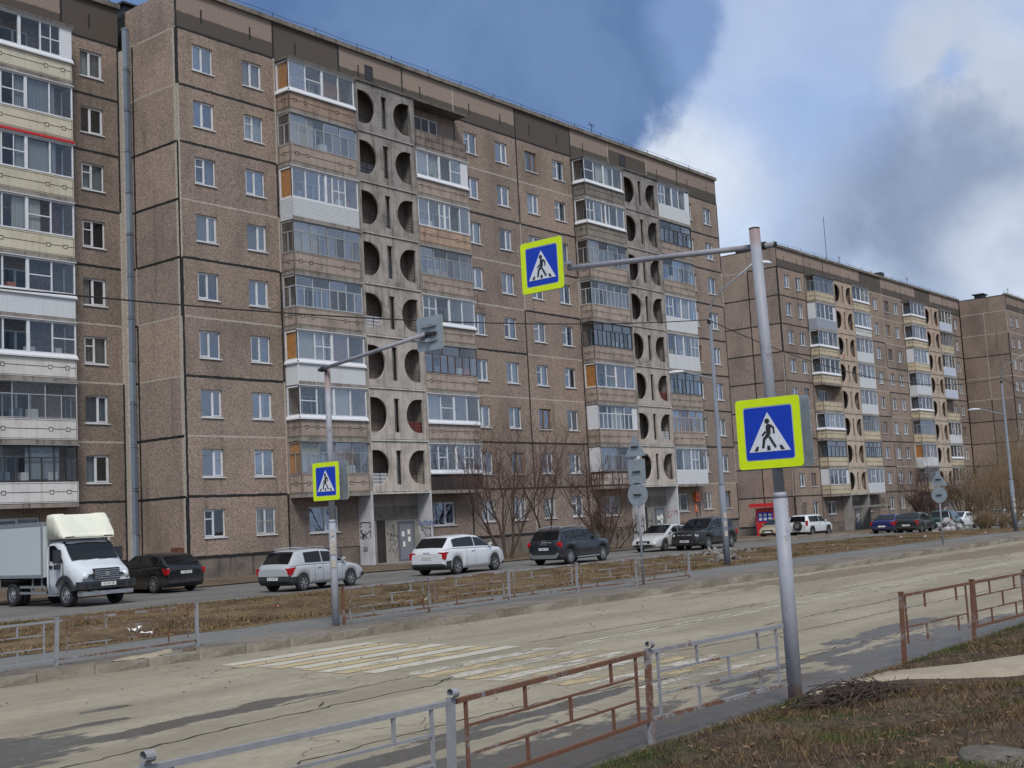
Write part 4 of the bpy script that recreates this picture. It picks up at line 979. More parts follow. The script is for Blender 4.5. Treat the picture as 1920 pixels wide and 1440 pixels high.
def crossing_sign(T, loc, rz, size=.80, back=False):
    """plate facing local -y before rotation; front graphics unless seen from behind only"""
    s = size/2; bl = size*.375
    P = ob('crossing_sign', cached(('sgb', size), lambda: plate(rrect(s, .045), [], .012), 'sign_plate', 'galvanised'), T, loc, (0, 0, rz))
    ob('yellow_border', cached(('sgy', size), lambda: plate(rrect(s-.004, .04), [rrect(bl+.006, .03)[::-1]], .008), 'yellow_border', 'sign_yellow'), P, (0, -.009, 0))
    ob('white_edge', cached(('sgw', size), lambda: plate(rrect(bl+.005, .03), [], .005), 'white_edge', 'sign_rim'), P, (0, -.006, 0))
    ob('blue_panel', cached(('sgbl', size), lambda: plate(rrect(bl-.006, .028), [], .004), 'blue_panel', 'sign_blue'), P, (0, -.0105, 0))
    f = lambda L: [((x-.5)*2*bl, (z-.5)*2*bl) for x, z in ccw(L)]
    ob('white_triangle', cached(('sgt', size), lambda: plate(f(TRI), [], .003), 'white_triangle', 'sign_white'), P, (0, -.0138, 0))
    for nm, L in (('figure_body', BODY), ('figure_head', HEAD), ('figure_arm', ARM), ('figure_leg', LEG)): ob(nm, cached((nm, size), lambda: plate(f(L), [], .003), nm, 'ink'), P, (0, -.017, 0))
    for i, L in enumerate(ST): ob('zebra_bar', cached(('zb', i, size), lambda: plate(f(L), [], .003), 'zebra_bar', 'ink'), P, (0, -.0165, 0))
    ob('clamp', cached('clamp', lambda: MB().box(-.2, .2, .013, .05, -.02, .02).box(-.06, .06, .045, .10, -.035, .035), 'clamp', 'grey_metal'), P, (0, 0, .15)); ob('clamp', cached('clamp', lambda: None, '', ''), P, (0, 0, -.15))
    return P
FX = -math.pi/2       # turns a plate that faces -y to face -x
RP = thing('crossing_sign_pole', 'tall grey pole with a long sign arm, bolted to the near rusty railing', 'sign pole', (-22.02, -40.56, gw(-22)-.1))
ob('pole', MB().tube([(0, 0, 0), (0, 0, 2.25)], .080, 20).tube([(0, 0, 2.25), (0, 0, 2.31)], [.084, .068], 20).tube([(-.005, .0, 2.31), (-.03, .05, 5.34)], .062, 20).mesh('pole', 'pole_paint', True), RP)
ob('pole_cap', MB().tube([(-.03, .05, 5.34), (-.03, .05, 5.355)], .064, 16).mesh('pole_cap', 'rubber'), RP)
ob('arm', MB().tube([(.07, -.14, 5.14), (.07, 2.78, 5.36)], .034, 12).mesh('arm', 'lamp_paint', True), RP, color=(.33, .33, .37))
ob('arm_end_cap', MB().tube([(.07, -.145, 5.139), (.07, -.155, 5.138)], .036, 12).mesh('arm_end_cap', 'rubber'), RP)
ob('arm_collar', MB().tube([(.07, -.03, 5.148), (.07, .12, 5.16)], .048, 12).mesh('arm_collar', 'rubber'), RP)
crossing_sign(RP, (-.11, .02, 2.98), FX); crossing_sign(RP, (.10, .0, 2.98), -FX)
crossing_sign(RP, (.0, 3.15, 5.45), FX, .69)
ob('sign_bracket', MB().box(.01, .06, 2.7, 3.4, 5.40, 5.44).mesh('sign_bracket', 'grey_metal'), RP)
LP = thing('crossing_sign_pole', 'grey crossing pole on the far pavement with a rising arm whose sign shows its back', 'sign pole', (-16.53, -27.32, gw(-16)-.1))
ob('pole', MB().tube([(0, 0, 0), (0, 0, 2.3)], .078, 18).tube([(0, 0, 2.3), (0, 0, 2.36)], [.082, .068], 18).tube([(0, 0, 2.36), (.02, -.01, 5.62)], .066, 18).mesh('pole', 'pole_paint', True), LP)
ob('arm', MB().tube([(-.09, .14, 5.60), (-.09, -3.0, 5.95)], .04, 12).mesh('arm', 'lamp_paint', True), LP, color=(.33, .33, .37))
ob('arm_collar', MB().tube([(-.09, -.06, 5.615), (-.09, .06, 5.60)], .058, 12).mesh('arm_collar', 'rubber'), LP)
crossing_sign(LP, (-.13, 0, 3.18), FX, .82); crossing_sign(LP, (.13, 0, 3.18), -FX, .82)
crossing_sign(LP, (.02, -3.06, 5.98), -FX, .70)
ob('sign_bracket', MB().box(-.07, .005, -3.25, -2.85, 5.93, 5.99).mesh('sign_bracket', 'rubber'), LP)
for (dz, s) in ((1.62, (.16, .3)), (1.35, (.13, .16)), (2.0, (.1, .14))): ob('sticker', MB().box(-s[0]/3, s[0]/3, -.006, 0, 0, s[1]).mesh('sticker', 'mortar'), LP, (-.06, -.06, dz), (0, 0, R(-45)))
# traffic signs seen from behind
def sign_back(T, outline, z, mat='galvanised', name='sign_plate', rz=FX, y=0.):
    P = ob(name, plate(ccw(outline), [], .012).mesh(name, mat), T, (-.045, y, z), (0, 0, -math.pi/2))
    ob('bracket', MB().box(-.12, .12, -.05, -.004, -.02, .02).mesh('bracket', 'rubber'), P); return P
circ = lambda r: [(r*math.cos(2*math.pi*i/28), r*math.sin(2*math.pi*i/28)) for i in range(28)]
tri = lambda s: [(-s, -s*.75), (s, -s*.75), (.06*s, s*.98), (-.06*s, s*.98)]
T = thing('traffic_sign_post', 'thin grey post with triangular, square and round sign backs behind the long far railing', 'traffic sign', (-4.69, -27.44, gw(-4.7)-.1))
ob('pole', MB().tube([(0, 0, 0), (.02, 0, 4.3)], .035, 10).mesh('pole', 'pole_paint', True), T)
sign_back(T, tri(.36), 4.06, y=-.03); sign_back(T, [(-.29, -.36), (.29, -.36), (.29, .36), (-.29, .36)], 3.34, y=-.04); sign_back(T, circ(.34), 2.68, y=-.02)
T = thing('traffic_sign_post', 'thin grey post with a triangular sign back above a round one on the distant pavement', 'traffic sign', (18.41, -27.86, gw(18.4)-.1))
ob('pole', MB().tube([(0, 0, 0), (0, -.04, 3.1)], .035, 10).mesh('pole', 'pole_paint', True), T)
sign_back(T, tri(.37), 2.92, y=-.06); sign_back(T, circ(.34), 2.25, y=-.05)
# lamp posts
def lamp(x, y, label, h, bendz, ay, az, lz, ly):
    T = thing('street_lamp', label, 'street lamp', (x, y, gw(x)-.1))
    ob('pole', MB().tube([(0, 0, 0), (0, 0, 3.0)], .115, 14).tube([(0, 0, 3.0), (0, 0, 3.06), (0, 0, h)], [.115, .09, .055], 14).mesh('pole', 'lamp_paint', True), T, color=(.20, .225, .27))
    ob('arm', MB().tube([(0, 0, h), (0, -.03, h+.35), (0, -.25, h+.75), (0, ay, az)], .032, 8).mesh('arm', 'grey_metal', True), T)
    hd = lambda: MB().tube([(0, 0, 0), (0, .12, .02), (0, .35, .03), (0, .6, .02), (0, .72, 0)], [.04, .09, .13, .12, .04], 10).mesh('lamp_head', 'sign_white', True)
    o = ob('lamp_head', hd(), T, (0, ay, az), (R(-10), 0, math.pi)); o.scale = (1, 1, .6)
    ob('bracket_arm', MB().tube([(0, 0, lz), (0, ly*.98, lz+.45)], .03, 8).mesh('bracket_arm', 'grey_metal'), T)
    o = ob('lamp_head', hd(), T, (0, ly*.95, lz+.44)); o.scale = (1, 1, .6)
    ob('insulator', MB().box(-.12, .12, -.05, .05, h-.2, h-.08).mesh('insulator', 'rubber'), T)
    for dz in (1.5, 1.15, 1.8): ob('poster', MB().box(-.06, .06, -.004, 0, 0, .2).mesh('poster', 'mortar'), T, (-.086, -.086, dz), (0, 0, R(-45)))
    return T
lamp(5.25, -24.66, 'tall grey street lamp post on the verge before the black parked SUV', 9.2, 9.8, -1.95, 10.95, 6.9, 1.3)
lamp(37.85, -25.12, 'distant grey street lamp post in front of the bare yellow-brown thicket', 8.8, 9.3, -1.6, 10.15, 6.75, 1.4)
def cable(pts, label, r=.018):
    P = []
    for (a, b_, sag) in pts:
        a = Vector(a); b_ = Vector(b_)
        for i in range(25): q = i/24; p = a.lerp(b_, q); p.z -= sag*4*q*(1-q); P.append(p)
    o = ob('overhead_cable', MB().tube(P, r, 5).mesh('overhead_cable', 'rubber'), label=label, category='cable')
cable([((-60, -24.6, 9.4), (5.2, -24.62, 9.0), 2.15), ((5.2, -24.62, 9.0), (37.85, -25.1, 8.55), 1.2), ((37.85, -25.1, 8.55), (75, -25.2, 8.2), 1.0)], 'thin black overhead cable strung between the street lamp posts')

# ================================================================== vehicles
def wheel(T, x, y, r, wd, side, rimstyle='alloy', spokes=5):
    def ty():
        b = MB(); prof = [(.60, -.40), (.80, -.5), (.95, -.46), (1., -.30), (1., .30), (.95, .46), (.80, .5), (.60, .40)]; n = 24
        for q, yy in prof:
            for k in range(n): a = 2*math.pi*k/n; b.v.append((r*q*math.cos(a), wd*yy, r*q*math.sin(a)))
        for i in range(len(prof)-1):
            for k in range(n): k2 = (k+1) % n; b.f.append((i*n+k, i*n+k2, (i+1)*n+k2, (i+1)*n+k)); b.m.append(0)
        return b
    Wh = ob('wheel', cached(('ty', r, wd), ty, 'tyre', 'rubber', True), T, (x, y, r))
    def rm():
        b = MB(); b.disc((0, -wd*.20, 0), (0, 1, 0), r*.62, 24, .03, 1)
        if rimstyle == 'steel':
            b.tube([(0, -wd*.30, 0), (0, -wd*.42, 0)], [r*.48, r*.30], 18, 0); b.tube([(0, -wd*.36, 0), (0, -wd*.5, 0)], [r*.22, r*.18], 14, 0)
            for k in range(6): a = 2*math.pi*k/6; b.disc((r*.40*math.cos(a), -wd*.42, r*.40*math.sin(a)), (0, 1, 0), r*.06, 8, .02, 1)
        else:
            for k in range(spokes):
                a = 2*math.pi*k/spokes+.3; c_, s_ = math.cos(a), math.sin(a); n = len(b.v); hw = r*.075
                q = [(-hw, 0), (hw, 0), (hw*.8, r*.60), (-hw*.8, r*.60)]
                for yy in (-wd*.42, -wd*.30):
                    for u, v in q: b.v.append((u*c_-v*s_, yy, u*s_+v*c_))
                for f in ((0, 1, 2, 3), (4, 7, 6, 5), (0, 4, 5, 1), (1, 5, 6, 2), (2, 6, 7, 3), (3, 7, 4, 0)): b.f.append(tuple(n+i for i in f)); b.m.append(0)
            b.disc((0, -wd*.40, 0), (0, 1, 0), r*.14, 12, .04)
        nn = 24; n = len(b.v)
        for q, yy in ((.615, -.44), (.56, -.44), (.56, -.2)):
            for k in range(nn): a = 2*math.pi*k/nn; b.v.append((r*q*math.cos(a), wd*yy, r*q*math.sin(a)))
        for i in range(2):
            for k in range(nn): k2 = (k+1) % nn; b.f.append((n+i*nn+k, n+i*nn+k2, n+(i+1)*nn+k2, n+(i+1)*nn+k)); b.m.append(0)
        return b
    ob('rim', cached(('rm', r, wd, rimstyle, spokes), rm, 'rim', ['alloy' if rimstyle != 'steel' else 'grey_metal', 'ink']), Wh, (0, 0, 0), (0, 0, 0 if side < 0 else math.pi))
def car(label, x, y, heading, L, W, r, xr, xf, belt, roof, col, zb=.24, scale=1., clad=None, rear=None, front='std', rails=False, spokes=5, plate_txt=None, rlight='box', tum=.80, dark_rear=False, pillars=(), rims='alloy', spare=False, mirror=None, badge=None, pz=None, skid=False, group='cars parked by the apartment blocks', win=(None, None), arch=1.14):
    T = thing('parked_car', label, 'car', (x, y, gw(x)), R(heading), group, scale)
    X = lambda q: q-L/2
    bx, bz = zip(*belt); rx, rz = zip(*roof); zmax = max(rz)
    zt = lambda q: float(np.interp(q, bx, bz)); zr = lambda q: float(np.interp(q, rx, rz))
    def hw(q):
        k = 1.
        if q < .6: k -= .10*(1-q/.6)**2
        if q > L-.95: k -= .17*((q-L+.95)/.95)**2
        return W/2*k
    ra = r*arch
    def bot(q):
        z = zb+(.10 if q < .12 or q > L-.15 else 0)
        for xw in (xr, xf):
            d = abs(q-xw)
            if d < ra: z = max(z, r+math.sqrt(ra*ra-d*d))
        return z
    st = sorted(set([round(v, 4) for v in list(np.linspace(0, L, 30))+[.03, .08, L-.03, L-.08]+[xw+ra*s*k for xw in (xr, xf) for s in (-1, 1) for k in (1.002, .998, .97, .9, .75, .5, .25, 0)]]))
    st = [q for q in st if 0 <= q <= L]
    secs = []
    for q in st:
        w = hw(q); top_ = zt(q); bo = bot(q)
        if q == st[0] or q == st[-1]: top_ -= .06; bo += .06; w *= .94
        h = top_-bo
        half = [(0, top_+.015), (w*.55, top_+.012), (w*.86, top_-.012), (w*.96, top_-min(.06, h*.2)), (w*.995, top_-min(.16, h*.4)), (w, bo+h*.42), (w*.985, bo+h*.18), (w*.955, bo), (0, bo)]
        secs.append([(X(q), yy, zz) for yy, zz in half]+[(X(q), -yy, zz) for yy, zz in half[-2:0:-1]])
    n = len(secs[0]); parts = {'body': MB(), 'bumper': MB(), 'cladding': MB()}
    vid = {k: {} for k in parts}
    def addf(pn, ids, cap=0):
        b = parts[pn]; f = []
        for (i, j) in ids:
            if (i, j, cap) not in vid[pn]: vid[pn][(i, j, cap)] = len(b.v); b.v.append(secs[i][j])
            f.append(vid[pn][(i, j, cap)])
        b.f.append(tuple(f)); b.m.append(0)
    for i in range(len(secs)-1):
        for j in range(n):
            j2 = (j+1) % n; cx = (st[i]+st[i+1])/2; cz = (secs[i][j][2]+secs[i][j2][2]+secs[i+1][j][2]+secs[i+1][j2][2])/4
            pn = 'body'
            if clad and (cz < clad or any(abs(cx-xw) < ra*1.35 and cz < r+ra*1.12 and j in (5, 6, 7, 8, 9, 10, 4, 11) and cz < bot(cx)+.13 for xw in (xr, xf))): pn = 'cladding'
            if dark_rear and cx < .42 and cz < dark_rear: pn = 'bumper'
            if dark_rear and cx > L-.3 and cz < dark_rear-.08: pn = 'bumper'
            addf(pn, [(i, j), (i, j2), (i+1, j2), (i+1, j)])
    hn = n//2
    for ci, fl in ((0, False), (len(secs)-1, True)):
        for j in range(hn):
            ids = [j, j+1]+([n-j-1] if j+1 < hn else [])+([n-j] if j > 0 else [])
            if len(ids) < 3: continue
            cz = sum(secs[ci][q % n][2] for q in ids)/len(ids); f = [(ci, q % n) for q in ids]
            addf('bumper' if dark_rear and cz < dark_rear-(.08 if fl else 0) else 'body', f[::-1] if fl else f, 1)
    body = ob('body', parts['body'].mesh('body', 'car_paint', True), T, color=col)
    if parts['bumper'].f: ob('bumper', parts['bumper'].mesh('bumper', 'black_plastic', True), T)
    if parts['cladding'].f: ob('cladding', parts['cladding'].mesh('cladding', 'black_plastic', True), T)
    ob('underbody', MB().box(X(.25), X(L-.25), -W*.40, W*.40, zb-.02, zb+.3).mesh('underbody', 'ink'), T)
    # cabin
    wb = lambda q: hw(q)*.955
    def wz(q, z):      # half width of the cabin side at height z
        b0 = zt(q)-.03; k = (z-b0)/(zmax-b0); return wb(q)*(1-(1-tum)*max(0, min(1.1, k)))
    cs = sorted(set(list(np.linspace(rx[0], rx[-1], 22))+list(rx))); b = MB(); cn = 9
    for q in cs:
        z1 = max(zr(q), zt(q)-.02); z0 = zt(q)-.03; we = wz(q, z1-.05)
        half = [(0, z1), (we*.6, z1-.006), (we*.88, z1-.025), (we, max(z0, z1-.08)), (wb(q), z0)]
        b.v += [(X(q), yy, zz) for yy, zz in half[::-1]]+[(X(q), -yy, zz) for yy, zz in half[1:]]
    for i in range(len(cs)-1):
        for j in range(cn-1): k = i*cn+j; b.f.append((k, k+cn, k+cn+1, k+1)); b.m.append(0)
    ob('roof', b.mesh('roof', 'car_paint', True), T, color=col)
    # side windows
    wa, we_ = win[0] or rx[0]+.30, win[1] or rx[-1]-.25
    cuts = [wa]+[p for p in pillars]+[we_]
    for sgn in (-1, 1):
        for a, c in zip(cuts[:-1], cuts[1:]):
            qs = np.linspace(a+.03, c-.03, 12); b = MB(); ok = []
            for q in qs:
                lo = zt(q)+.035; hi = zr(q)-.105
                if hi < lo+.02: hi = lo+.004
                m_ = (lo+hi)/2
                b.v += [(X(q), sgn*(wz(q, z)+.010), z) for z in (lo, m_, hi)]
            for i in range(len(qs)-1):
                for j in range(2):
                    k = i*3+j; f = (k, k+3, k+4, k+1); b.f.append(f if sgn < 0 else f[::-1]); b.m.append(0)
            ob('side_window', b.mesh('side_window', 'car_glass'), T)
    def screen(q0, q1, name, wk=.86):
        b = MB(); ns = 6
        for i in range(ns+1):
            q = q0+(q1-q0)*i/ns; z = zr(q); w = wz(q, z-.05)*wk
            for j in range(5):
                u = -1+j/2; b.v.append((X(q), u*w, z+.012-.014*abs(u)))
        for i in range(ns):
            for j in range(4): k = i*5+j; f = (k, k+5, k+6, k+1); b.f.append(f); b.m.append(0)
        # nudge outwards along the slope
        dx = q1-q0; dz = zr(q1)-zr(q0); l = math.hypot(dx, dz); nx, nz = -dz/l, dx/l
        if nz < 0: nx, nz = -nx, -nz
        b.v = [(a+nx*.012, c, d+nz*.006) for a, c, d in b.v]
        ob(name, b.mesh(name, 'car_glass'), T)
    iF = len(rx)-2; screen(rx[iF]+.06, rx[-1]-.10, 'windscreen', .88)
    screen(rx[0]+(rx[1]-rx[0])*.14, rx[1]+.02, 'rear_window', .86)
    for xw in (xr, xf):
        for s in (-1, 1): wheel(T, X(xw), s*(W/2-.115), r, .21, s, rims, spokes)
    # lights, plates, trim
    zl = zt(.05)-.10
    for s in (-1, 1):
        pl_ = lambda pts, y0, y1: (lambda q: (setattr(q, 'v', [(v[0], v[1]+y0, v[2]) for v in q.v]), q)[1])(plate(ccw(pts), [], y1-y0))
        if rlight == 'box': me = pl_([(-.012, -.19), (.14, -.21), (.36, .05), (.33, .07), (-.012, .04)], -.17, .008)
        elif rlight == 'wide': me = pl_([(-.015, -.03), (.14, -.04), (.36, .02), (.35, .05), (-.015, .04)], -.30, .008); q_ = pl_([(-.016, -.24), (.12, -.22), (.18, -.035), (-.016, -.035)], -.12, .009); k_ = len(me.v); me.v += q_.v; me.f += [tuple(i+k_ for i in f) for f in q_.f]; me.m += q_.m
        elif rlight == 'tall': me = pl_([(-.015, -.1), (.10, -.1), (.14, .2), (.10, .28), (-.015, .28)], -.12, .008)
        else: me = pl_([(.09+.11*math.cos(k*.5236), -.04+.13*math.sin(k*.5236)) for k in range(12)], -.16, .010)
        o = ob('tail_light', me.mesh('tail_light', 'red_lens'), T, (X(.02), s*(hw(.22)), zl)); o.scale = (1, s, 1)
        o = ob('headlight', MB().tube([(-.34, .02, .02), (-.1, -.06, -.02), (.05, -.16, -.05)], [.03, .09, .08], 8).mesh('headlight', 'clear_lens', True), T, (X(L-.14), s*hw(L-.2)*.93, zt(L-.16)-.10)); o.scale = (1, s, 1)
        mx = (mirror or (rx[-1]-.35)); mo = ob('wing_mirror', MB().tube([(.07, .03, .05), (.02, .09, .05), (-.06, .10, .05)], [.03, .075, .065], 8).mesh('wing_mirror', 'car_paint'), T, (X(mx), s*(hw(mx)*.97), zt(mx)+.04), color=col); mo.scale = (1, s, 1)
        for q in pillars: ob('door_handle', boxmesh('door_handle', (-.18, .02, -.012, .012, -.012, .012), 'chrome' if rims == 'alloy' else 'ink'), T, (X(q-.1), s*(hw(q)*.998+.004), zt(q)-.16))
        for q in (xr+ra+.22, )+tuple(pillars)[-1:]+(xf-ra-.16,):
            pts = [(zt(q)-.02, .965), (zt(q)-.16, 1.0), (zb+.32, 1.004), (zb+.1, .99)]; b = MB()
            for (z1, k1), (z2, k2) in zip(pts[:-1], pts[1:]): b.quad((X(q)-.005, s*(hw(q)*k1+.003), z1), (X(q)+.005, s*(hw(q)*k1+.003), z1), (X(q)+.005, s*(hw(q)*k2+.003), z2), (X(q)-.005, s*(hw(q)*k2+.003), z2))
            ob('door_gap', b.mesh('door_gap', 'ink'), T)
        if rails:
            ob('roof_rail', MB().tube([(X(q), 0, zr(q)+.05) for q in np.linspace(rx[1]+.15, rx[iF]-.05, 6)], .022, 6).mesh('roof_rail', 'chrome'), T, (0, s*wz(rx[iF]-.4, zmax)*.82, 0))
    if pz is None: pz = (dark_rear-.12) if dark_rear else zt(.05)-.36
    ob('number_plate', boxmesh('number_plate', (-.012, 0, -.26, .26, -.055, .055), 'plate_white'), T, (X(.0)-.004, 0, pz)); ob('number_plate', boxmesh('number_plate', (-.012, 0, -.26, .26, -.055, .055), 'plate_white'), T, (X(L)+.012, 0, .48))
    if plate_txt:
        tm = cached_text(plate_txt, .11); ob('plate_text', tm, T, (X(0)-.018, 0, pz), (math.pi/2, 0, -math.pi/2)); ob('plate_text', tm, T, (X(L)+.016, 0, .48), (math.pi/2, 0, math.pi/2))
    ob('grille', MB().box(-.04, .02, -.42, .42, -.07, .07).mesh('grille', 'ink'), T, (X(L)-.01, 0, zt(L)+.06)); ob('grille', MB().box(-.04, .015, -.55, .55, -.07, .05).mesh('grille', 'ink'), T, (X(L), 0, .36))
    if badge: ob('badge', cached_text(badge, .11, 'chrome'), T, (X(0)-.012, 0, pz+.20), (math.pi/2, 0, -math.pi/2))
    if skid:
        ob('skid_plate', plate(ccw([(-W*.40, .36), (-W*.33, .30), (W*.33, .30), (W*.40, .36), (W*.44, .52), (W*.40, .56), (W*.34, .46), (-W*.34, .46), (-W*.40, .56), (-W*.44, .52)]), [], .05).mesh('skid_plate', 'alloy'), T, (X(0)-.012, 0, 0), (0, 0, -math.pi/2))
        for s in (-1, 1): ob('sill_bar', MB().tube([(X(xr+ra+.05), 0, .30), (X(xf-ra-.05), 0, .30)], .032, 8).mesh('sill_bar', 'alloy'), T, (0, s*(W/2+.03), 0))
    if spare:
        Wn = ob('spare_wheel', cached('spw', lambda: MB().tube([(-.2, 0, 0), (-.16, 0, 0), (-.03, 0, 0), (.02, 0, 0)], [.26, .35, .36, .3], 22), 'spare_wheel', 'rubber', True), T, (X(0)-.02, -.1, .88)); ob('spare_rim', cached('spr', lambda: MB().disc((-.205, 0, 0), (1, 0, 0), .2, 20, .02), 'spare_rim', 'alloy'), T, (X(0)-.02, -.1, .88))
    return T
def cached_text(s, size, mat='ink'):
    k = ('txt', s, size, mat)
    if k not in CACHE: CACHE[k] = text_mesh(s, size, mat, 'plate_text')
    return CACHE[k]
SUVB = [(0, .93), (.08, 1.04), (.5, 1.1), (3.3, 1.05), (4.05, .99), (4.32, .86), (4.47, .62)]
car('silver hatchback with dark plastic bumpers and roof rails on the lane', -4.75, -13.55, 4, 4.1, 1.70, .30, .74, 3.24, [(0, .86), (.08, .93), (.6, .97), (2.9, .94), (3.15, .91), (3.75, .80), (4.0, .67), (4.1, .5)],
    [(.10, .93), (.48, 1.40), (.8, 1.47), (1.6, 1.49), (2.2, 1.45), (3.1, .94)], (.38, .40, .42), dark_rear=.60, rails=True, pillars=(1.72,), win=(.82, 2.95), scale=0.96, spokes=6, rlight='box', plate_txt='О 174 РТ')
car('white crossover with dusty doors and T-shaped red tail lights parked before the left entrance', 3.75, -13.05, 5, 4.47, 1.84, .345, .90, 3.60, SUVB, [(.08, 1.06), (.58, 1.50), (.85, 1.57), (1.9, 1.61), (2.55, 1.55), (3.5, 1.06)], (.58, .60, .63), rlight='wide', pillars=(2.15,), win=(.62, 3.35), dark_rear=.50, scale=0.98, badge='HAVAL', plate_txt='М 025 ОУ', pz=.72)
car('dark slate SUV with silver skid plate and roof rails parked beside the bare trees', 10.15, -14.1, 2, 4.34, 1.82, .35, .82, 3.49, [(0, .97), (.06, 1.05), (.6, 1.1), (3.15, 1.07), (3.95, 1.03), (4.22, .9), (4.34, .68)], [(.06, 1.06), (.36, 1.50), (.6, 1.59), (1.7, 1.64), (2.45, 1.59), (3.25, 1.08)], (.010, .013, .021), clad=.46, skid=True, rails=True, pillars=(1.25, 2.05), rlight='round', win=(.55, 3.1), scale=0.98, badge='DUSTER', plate_txt='А 360 НХ', spokes=8, pz=.72, dark_rear=.0)
car('silver saloon facing the road beside the black SUV, near the right entrance', 21.9, -11.7, 181, 4.54, 1.76, .315, .95, 3.58, [(0, .84), (.1, .98), (.9, 1.02), (3.25, .95), (4.1, .80), (4.4, .66), (4.54, .48)], [(.72, 1.02), (1.3, 1.38), (1.9, 1.46), (2.45, 1.43), (3.5, .94)], (.42, .43, .43), pillars=(2.1,), win=(1.05, 3.2), scale=0.96, plate_txt='Т 512 КА')
car('black SUV with dusty flanks parked beyond the rubble by the tall lamp post', 22.6, -13.75, 182, 4.40, 1.82, .35, .85, 3.42, SUVB[:-2]+[(4.28, .86), (4.40, .62)], [(.08, 1.08), (.42, 1.50), (.7, 1.62), (1.8, 1.67), (2.45, 1.6), (3.35, 1.08)], (.006, .008, .010), clad=.40, pillars=(2.05,), win=(.5, 3.15), scale=1.0, plate_txt='В 808 РА')
car('dusty black crossover parked nose to the wall behind the white truck', -5.95, -5.75, 88, 4.68, 1.87, .36, .96, 3.72, [(0, .95), (.08, 1.05), (.5, 1.12), (3.3, 1.03), (4.2, .93), (4.5, .78), (4.68, .55)], [(.08, 1.08), (.62, 1.46), (.95, 1.56), (1.9, 1.6), (2.5, 1.54), (3.6, 1.03)], (.006, .007, .009), dark_rear=.52, pillars=(2.0,), win=(.7, 3.35), scale=0.94, rlight='box', plate_txt='Е 470 СХ', spokes=6, pz=.80)
car('beige hatchback parked by the far gable beside the red kiosk', 52.1, -3.2, 184, 4.1, 1.68, .30, .72, 3.2, [(0, .86), (.08, .93), (.6, .97), (2.9, .93), (3.15, .9), (3.75, .78), (4.0, .66), (4.1, .5)], [(.1, .93), (.48, 1.38), (.8, 1.45), (1.6, 1.47), (2.2, 1.43), (3.1, .93)], (.34, .29, .20), pillars=(1.72,), win=(.7, 2.95), scale=1.0)
car('white SUV with a black spare wheel on its tailgate by the far entrance', 53.6, -5.2, -4, 4.15, 1.8, .36, .78, 3.30, [(0, 1.0), (.05, 1.08), (.6, 1.12), (3.0, 1.08), (3.8, 1.03), (4.05, .9), (4.15, .65)], [(.05, 1.1), (.25, 1.58), (.5, 1.68), (1.7, 1.7), (2.4, 1.64), (3.1, 1.08)], (.60, .62, .64), clad=.42, pillars=(1.95,), win=(.45, 2.95), scale=0.98, rlight='tall', spare=True)
SEDB, SEDR = [(0, .82), (.06, .94), (.9, 1.0), (3.0, .93), (3.9, .80), (4.15, .66), (4.26, .48)], [(.55, .98), (1.05, 1.32), (1.6, 1.41), (2.2, 1.38), (3.15, .93)]
car('dark green-black saloon with pale plate beside the distant two-sign post', 55.9, -12.5, 4, 4.26, 1.68, .30, .85, 3.34, SEDB, SEDR, (.010, .014, .015), pillars=(1.9,), win=(.8, 2.9), scale=1.08, rlight='wide', plate_txt='К 123 ЕН')
car('deep blue car half hidden behind the dark saloon', 59.4, -9.3, 2, 4.2, 1.7, .30, .8, 3.3, SEDB, SEDR, (.010, .016, .095), pillars=(1.9,), win=(.8, 2.9), scale=1.08)
car('glossy black saloon facing the road behind the dark saloon', 63.5, -9.6, 190, 4.4, 1.75, .31, .9, 3.5, [(0, .84), (.1, .98), (.9, 1.02), (3.2, .95), (4., .80), (4.3, .66), (4.4, .48)], [(.7, 1.02), (1.3, 1.38), (1.9, 1.46), (2.45, 1.43), (3.4, .94)], (.005, .007, .014), pillars=(2.1,), win=(1.0, 3.1), scale=1.10)
car('faded green boxy wagon parked behind the dirty rubble heap', 69.5, -10.0, 8, 4.1, 1.65, .29, .75, 3.2, [(0, .9), (.04, .95), (.6, .96), (2.9, .92), (3.9, .80), (4.05, .7), (4.1, .5)], [(.04, .95), (.2, 1.38), (.5, 1.46), (1.7, 1.47), (2.2, 1.42), (3.0, .93)], (.022, .060, .058), pillars=(1.0, 1.8), win=(.3, 2.8), scale=1.18, rims='steel', plate_txt='С 441 ВО')
car('white car nosed in behind the faded green wagon', 77.6, -8.3, 176, 4.3, 1.7, .30, .8, 3.4, SEDB[:-1]+[(4.3, .5)], SEDR, (.66, .68, .70), pillars=(1.9,), win=(.8, 2.9), scale=1.1)
car('grey car glimpsed through the bare thicket, nearer the rubble', 86., -9., 180, 4.3, 1.7, .30, .8, 3.4, SEDB[:-1]+[(4.3, .5)], SEDR, (.36, .37, .38), pillars=(1.9,), win=(.8, 2.9), scale=1.1)
car('pale van-like car with a white roof glimpsed through the thicket by the distant lamp post', 84., -13.5, 180, 4.3, 1.8, .32, .8, 3.4, SUVB[:-2]+[(4.25, .8), (4.3, .62)], [(.06, 1.06), (.3, 1.7), (.6, 1.8), (2.4, 1.8), (2.9, 1.7), (3.5, 1.06)], (.6, .6, .58), pillars=(1.9,), win=(.6, 3.2), scale=1.1)
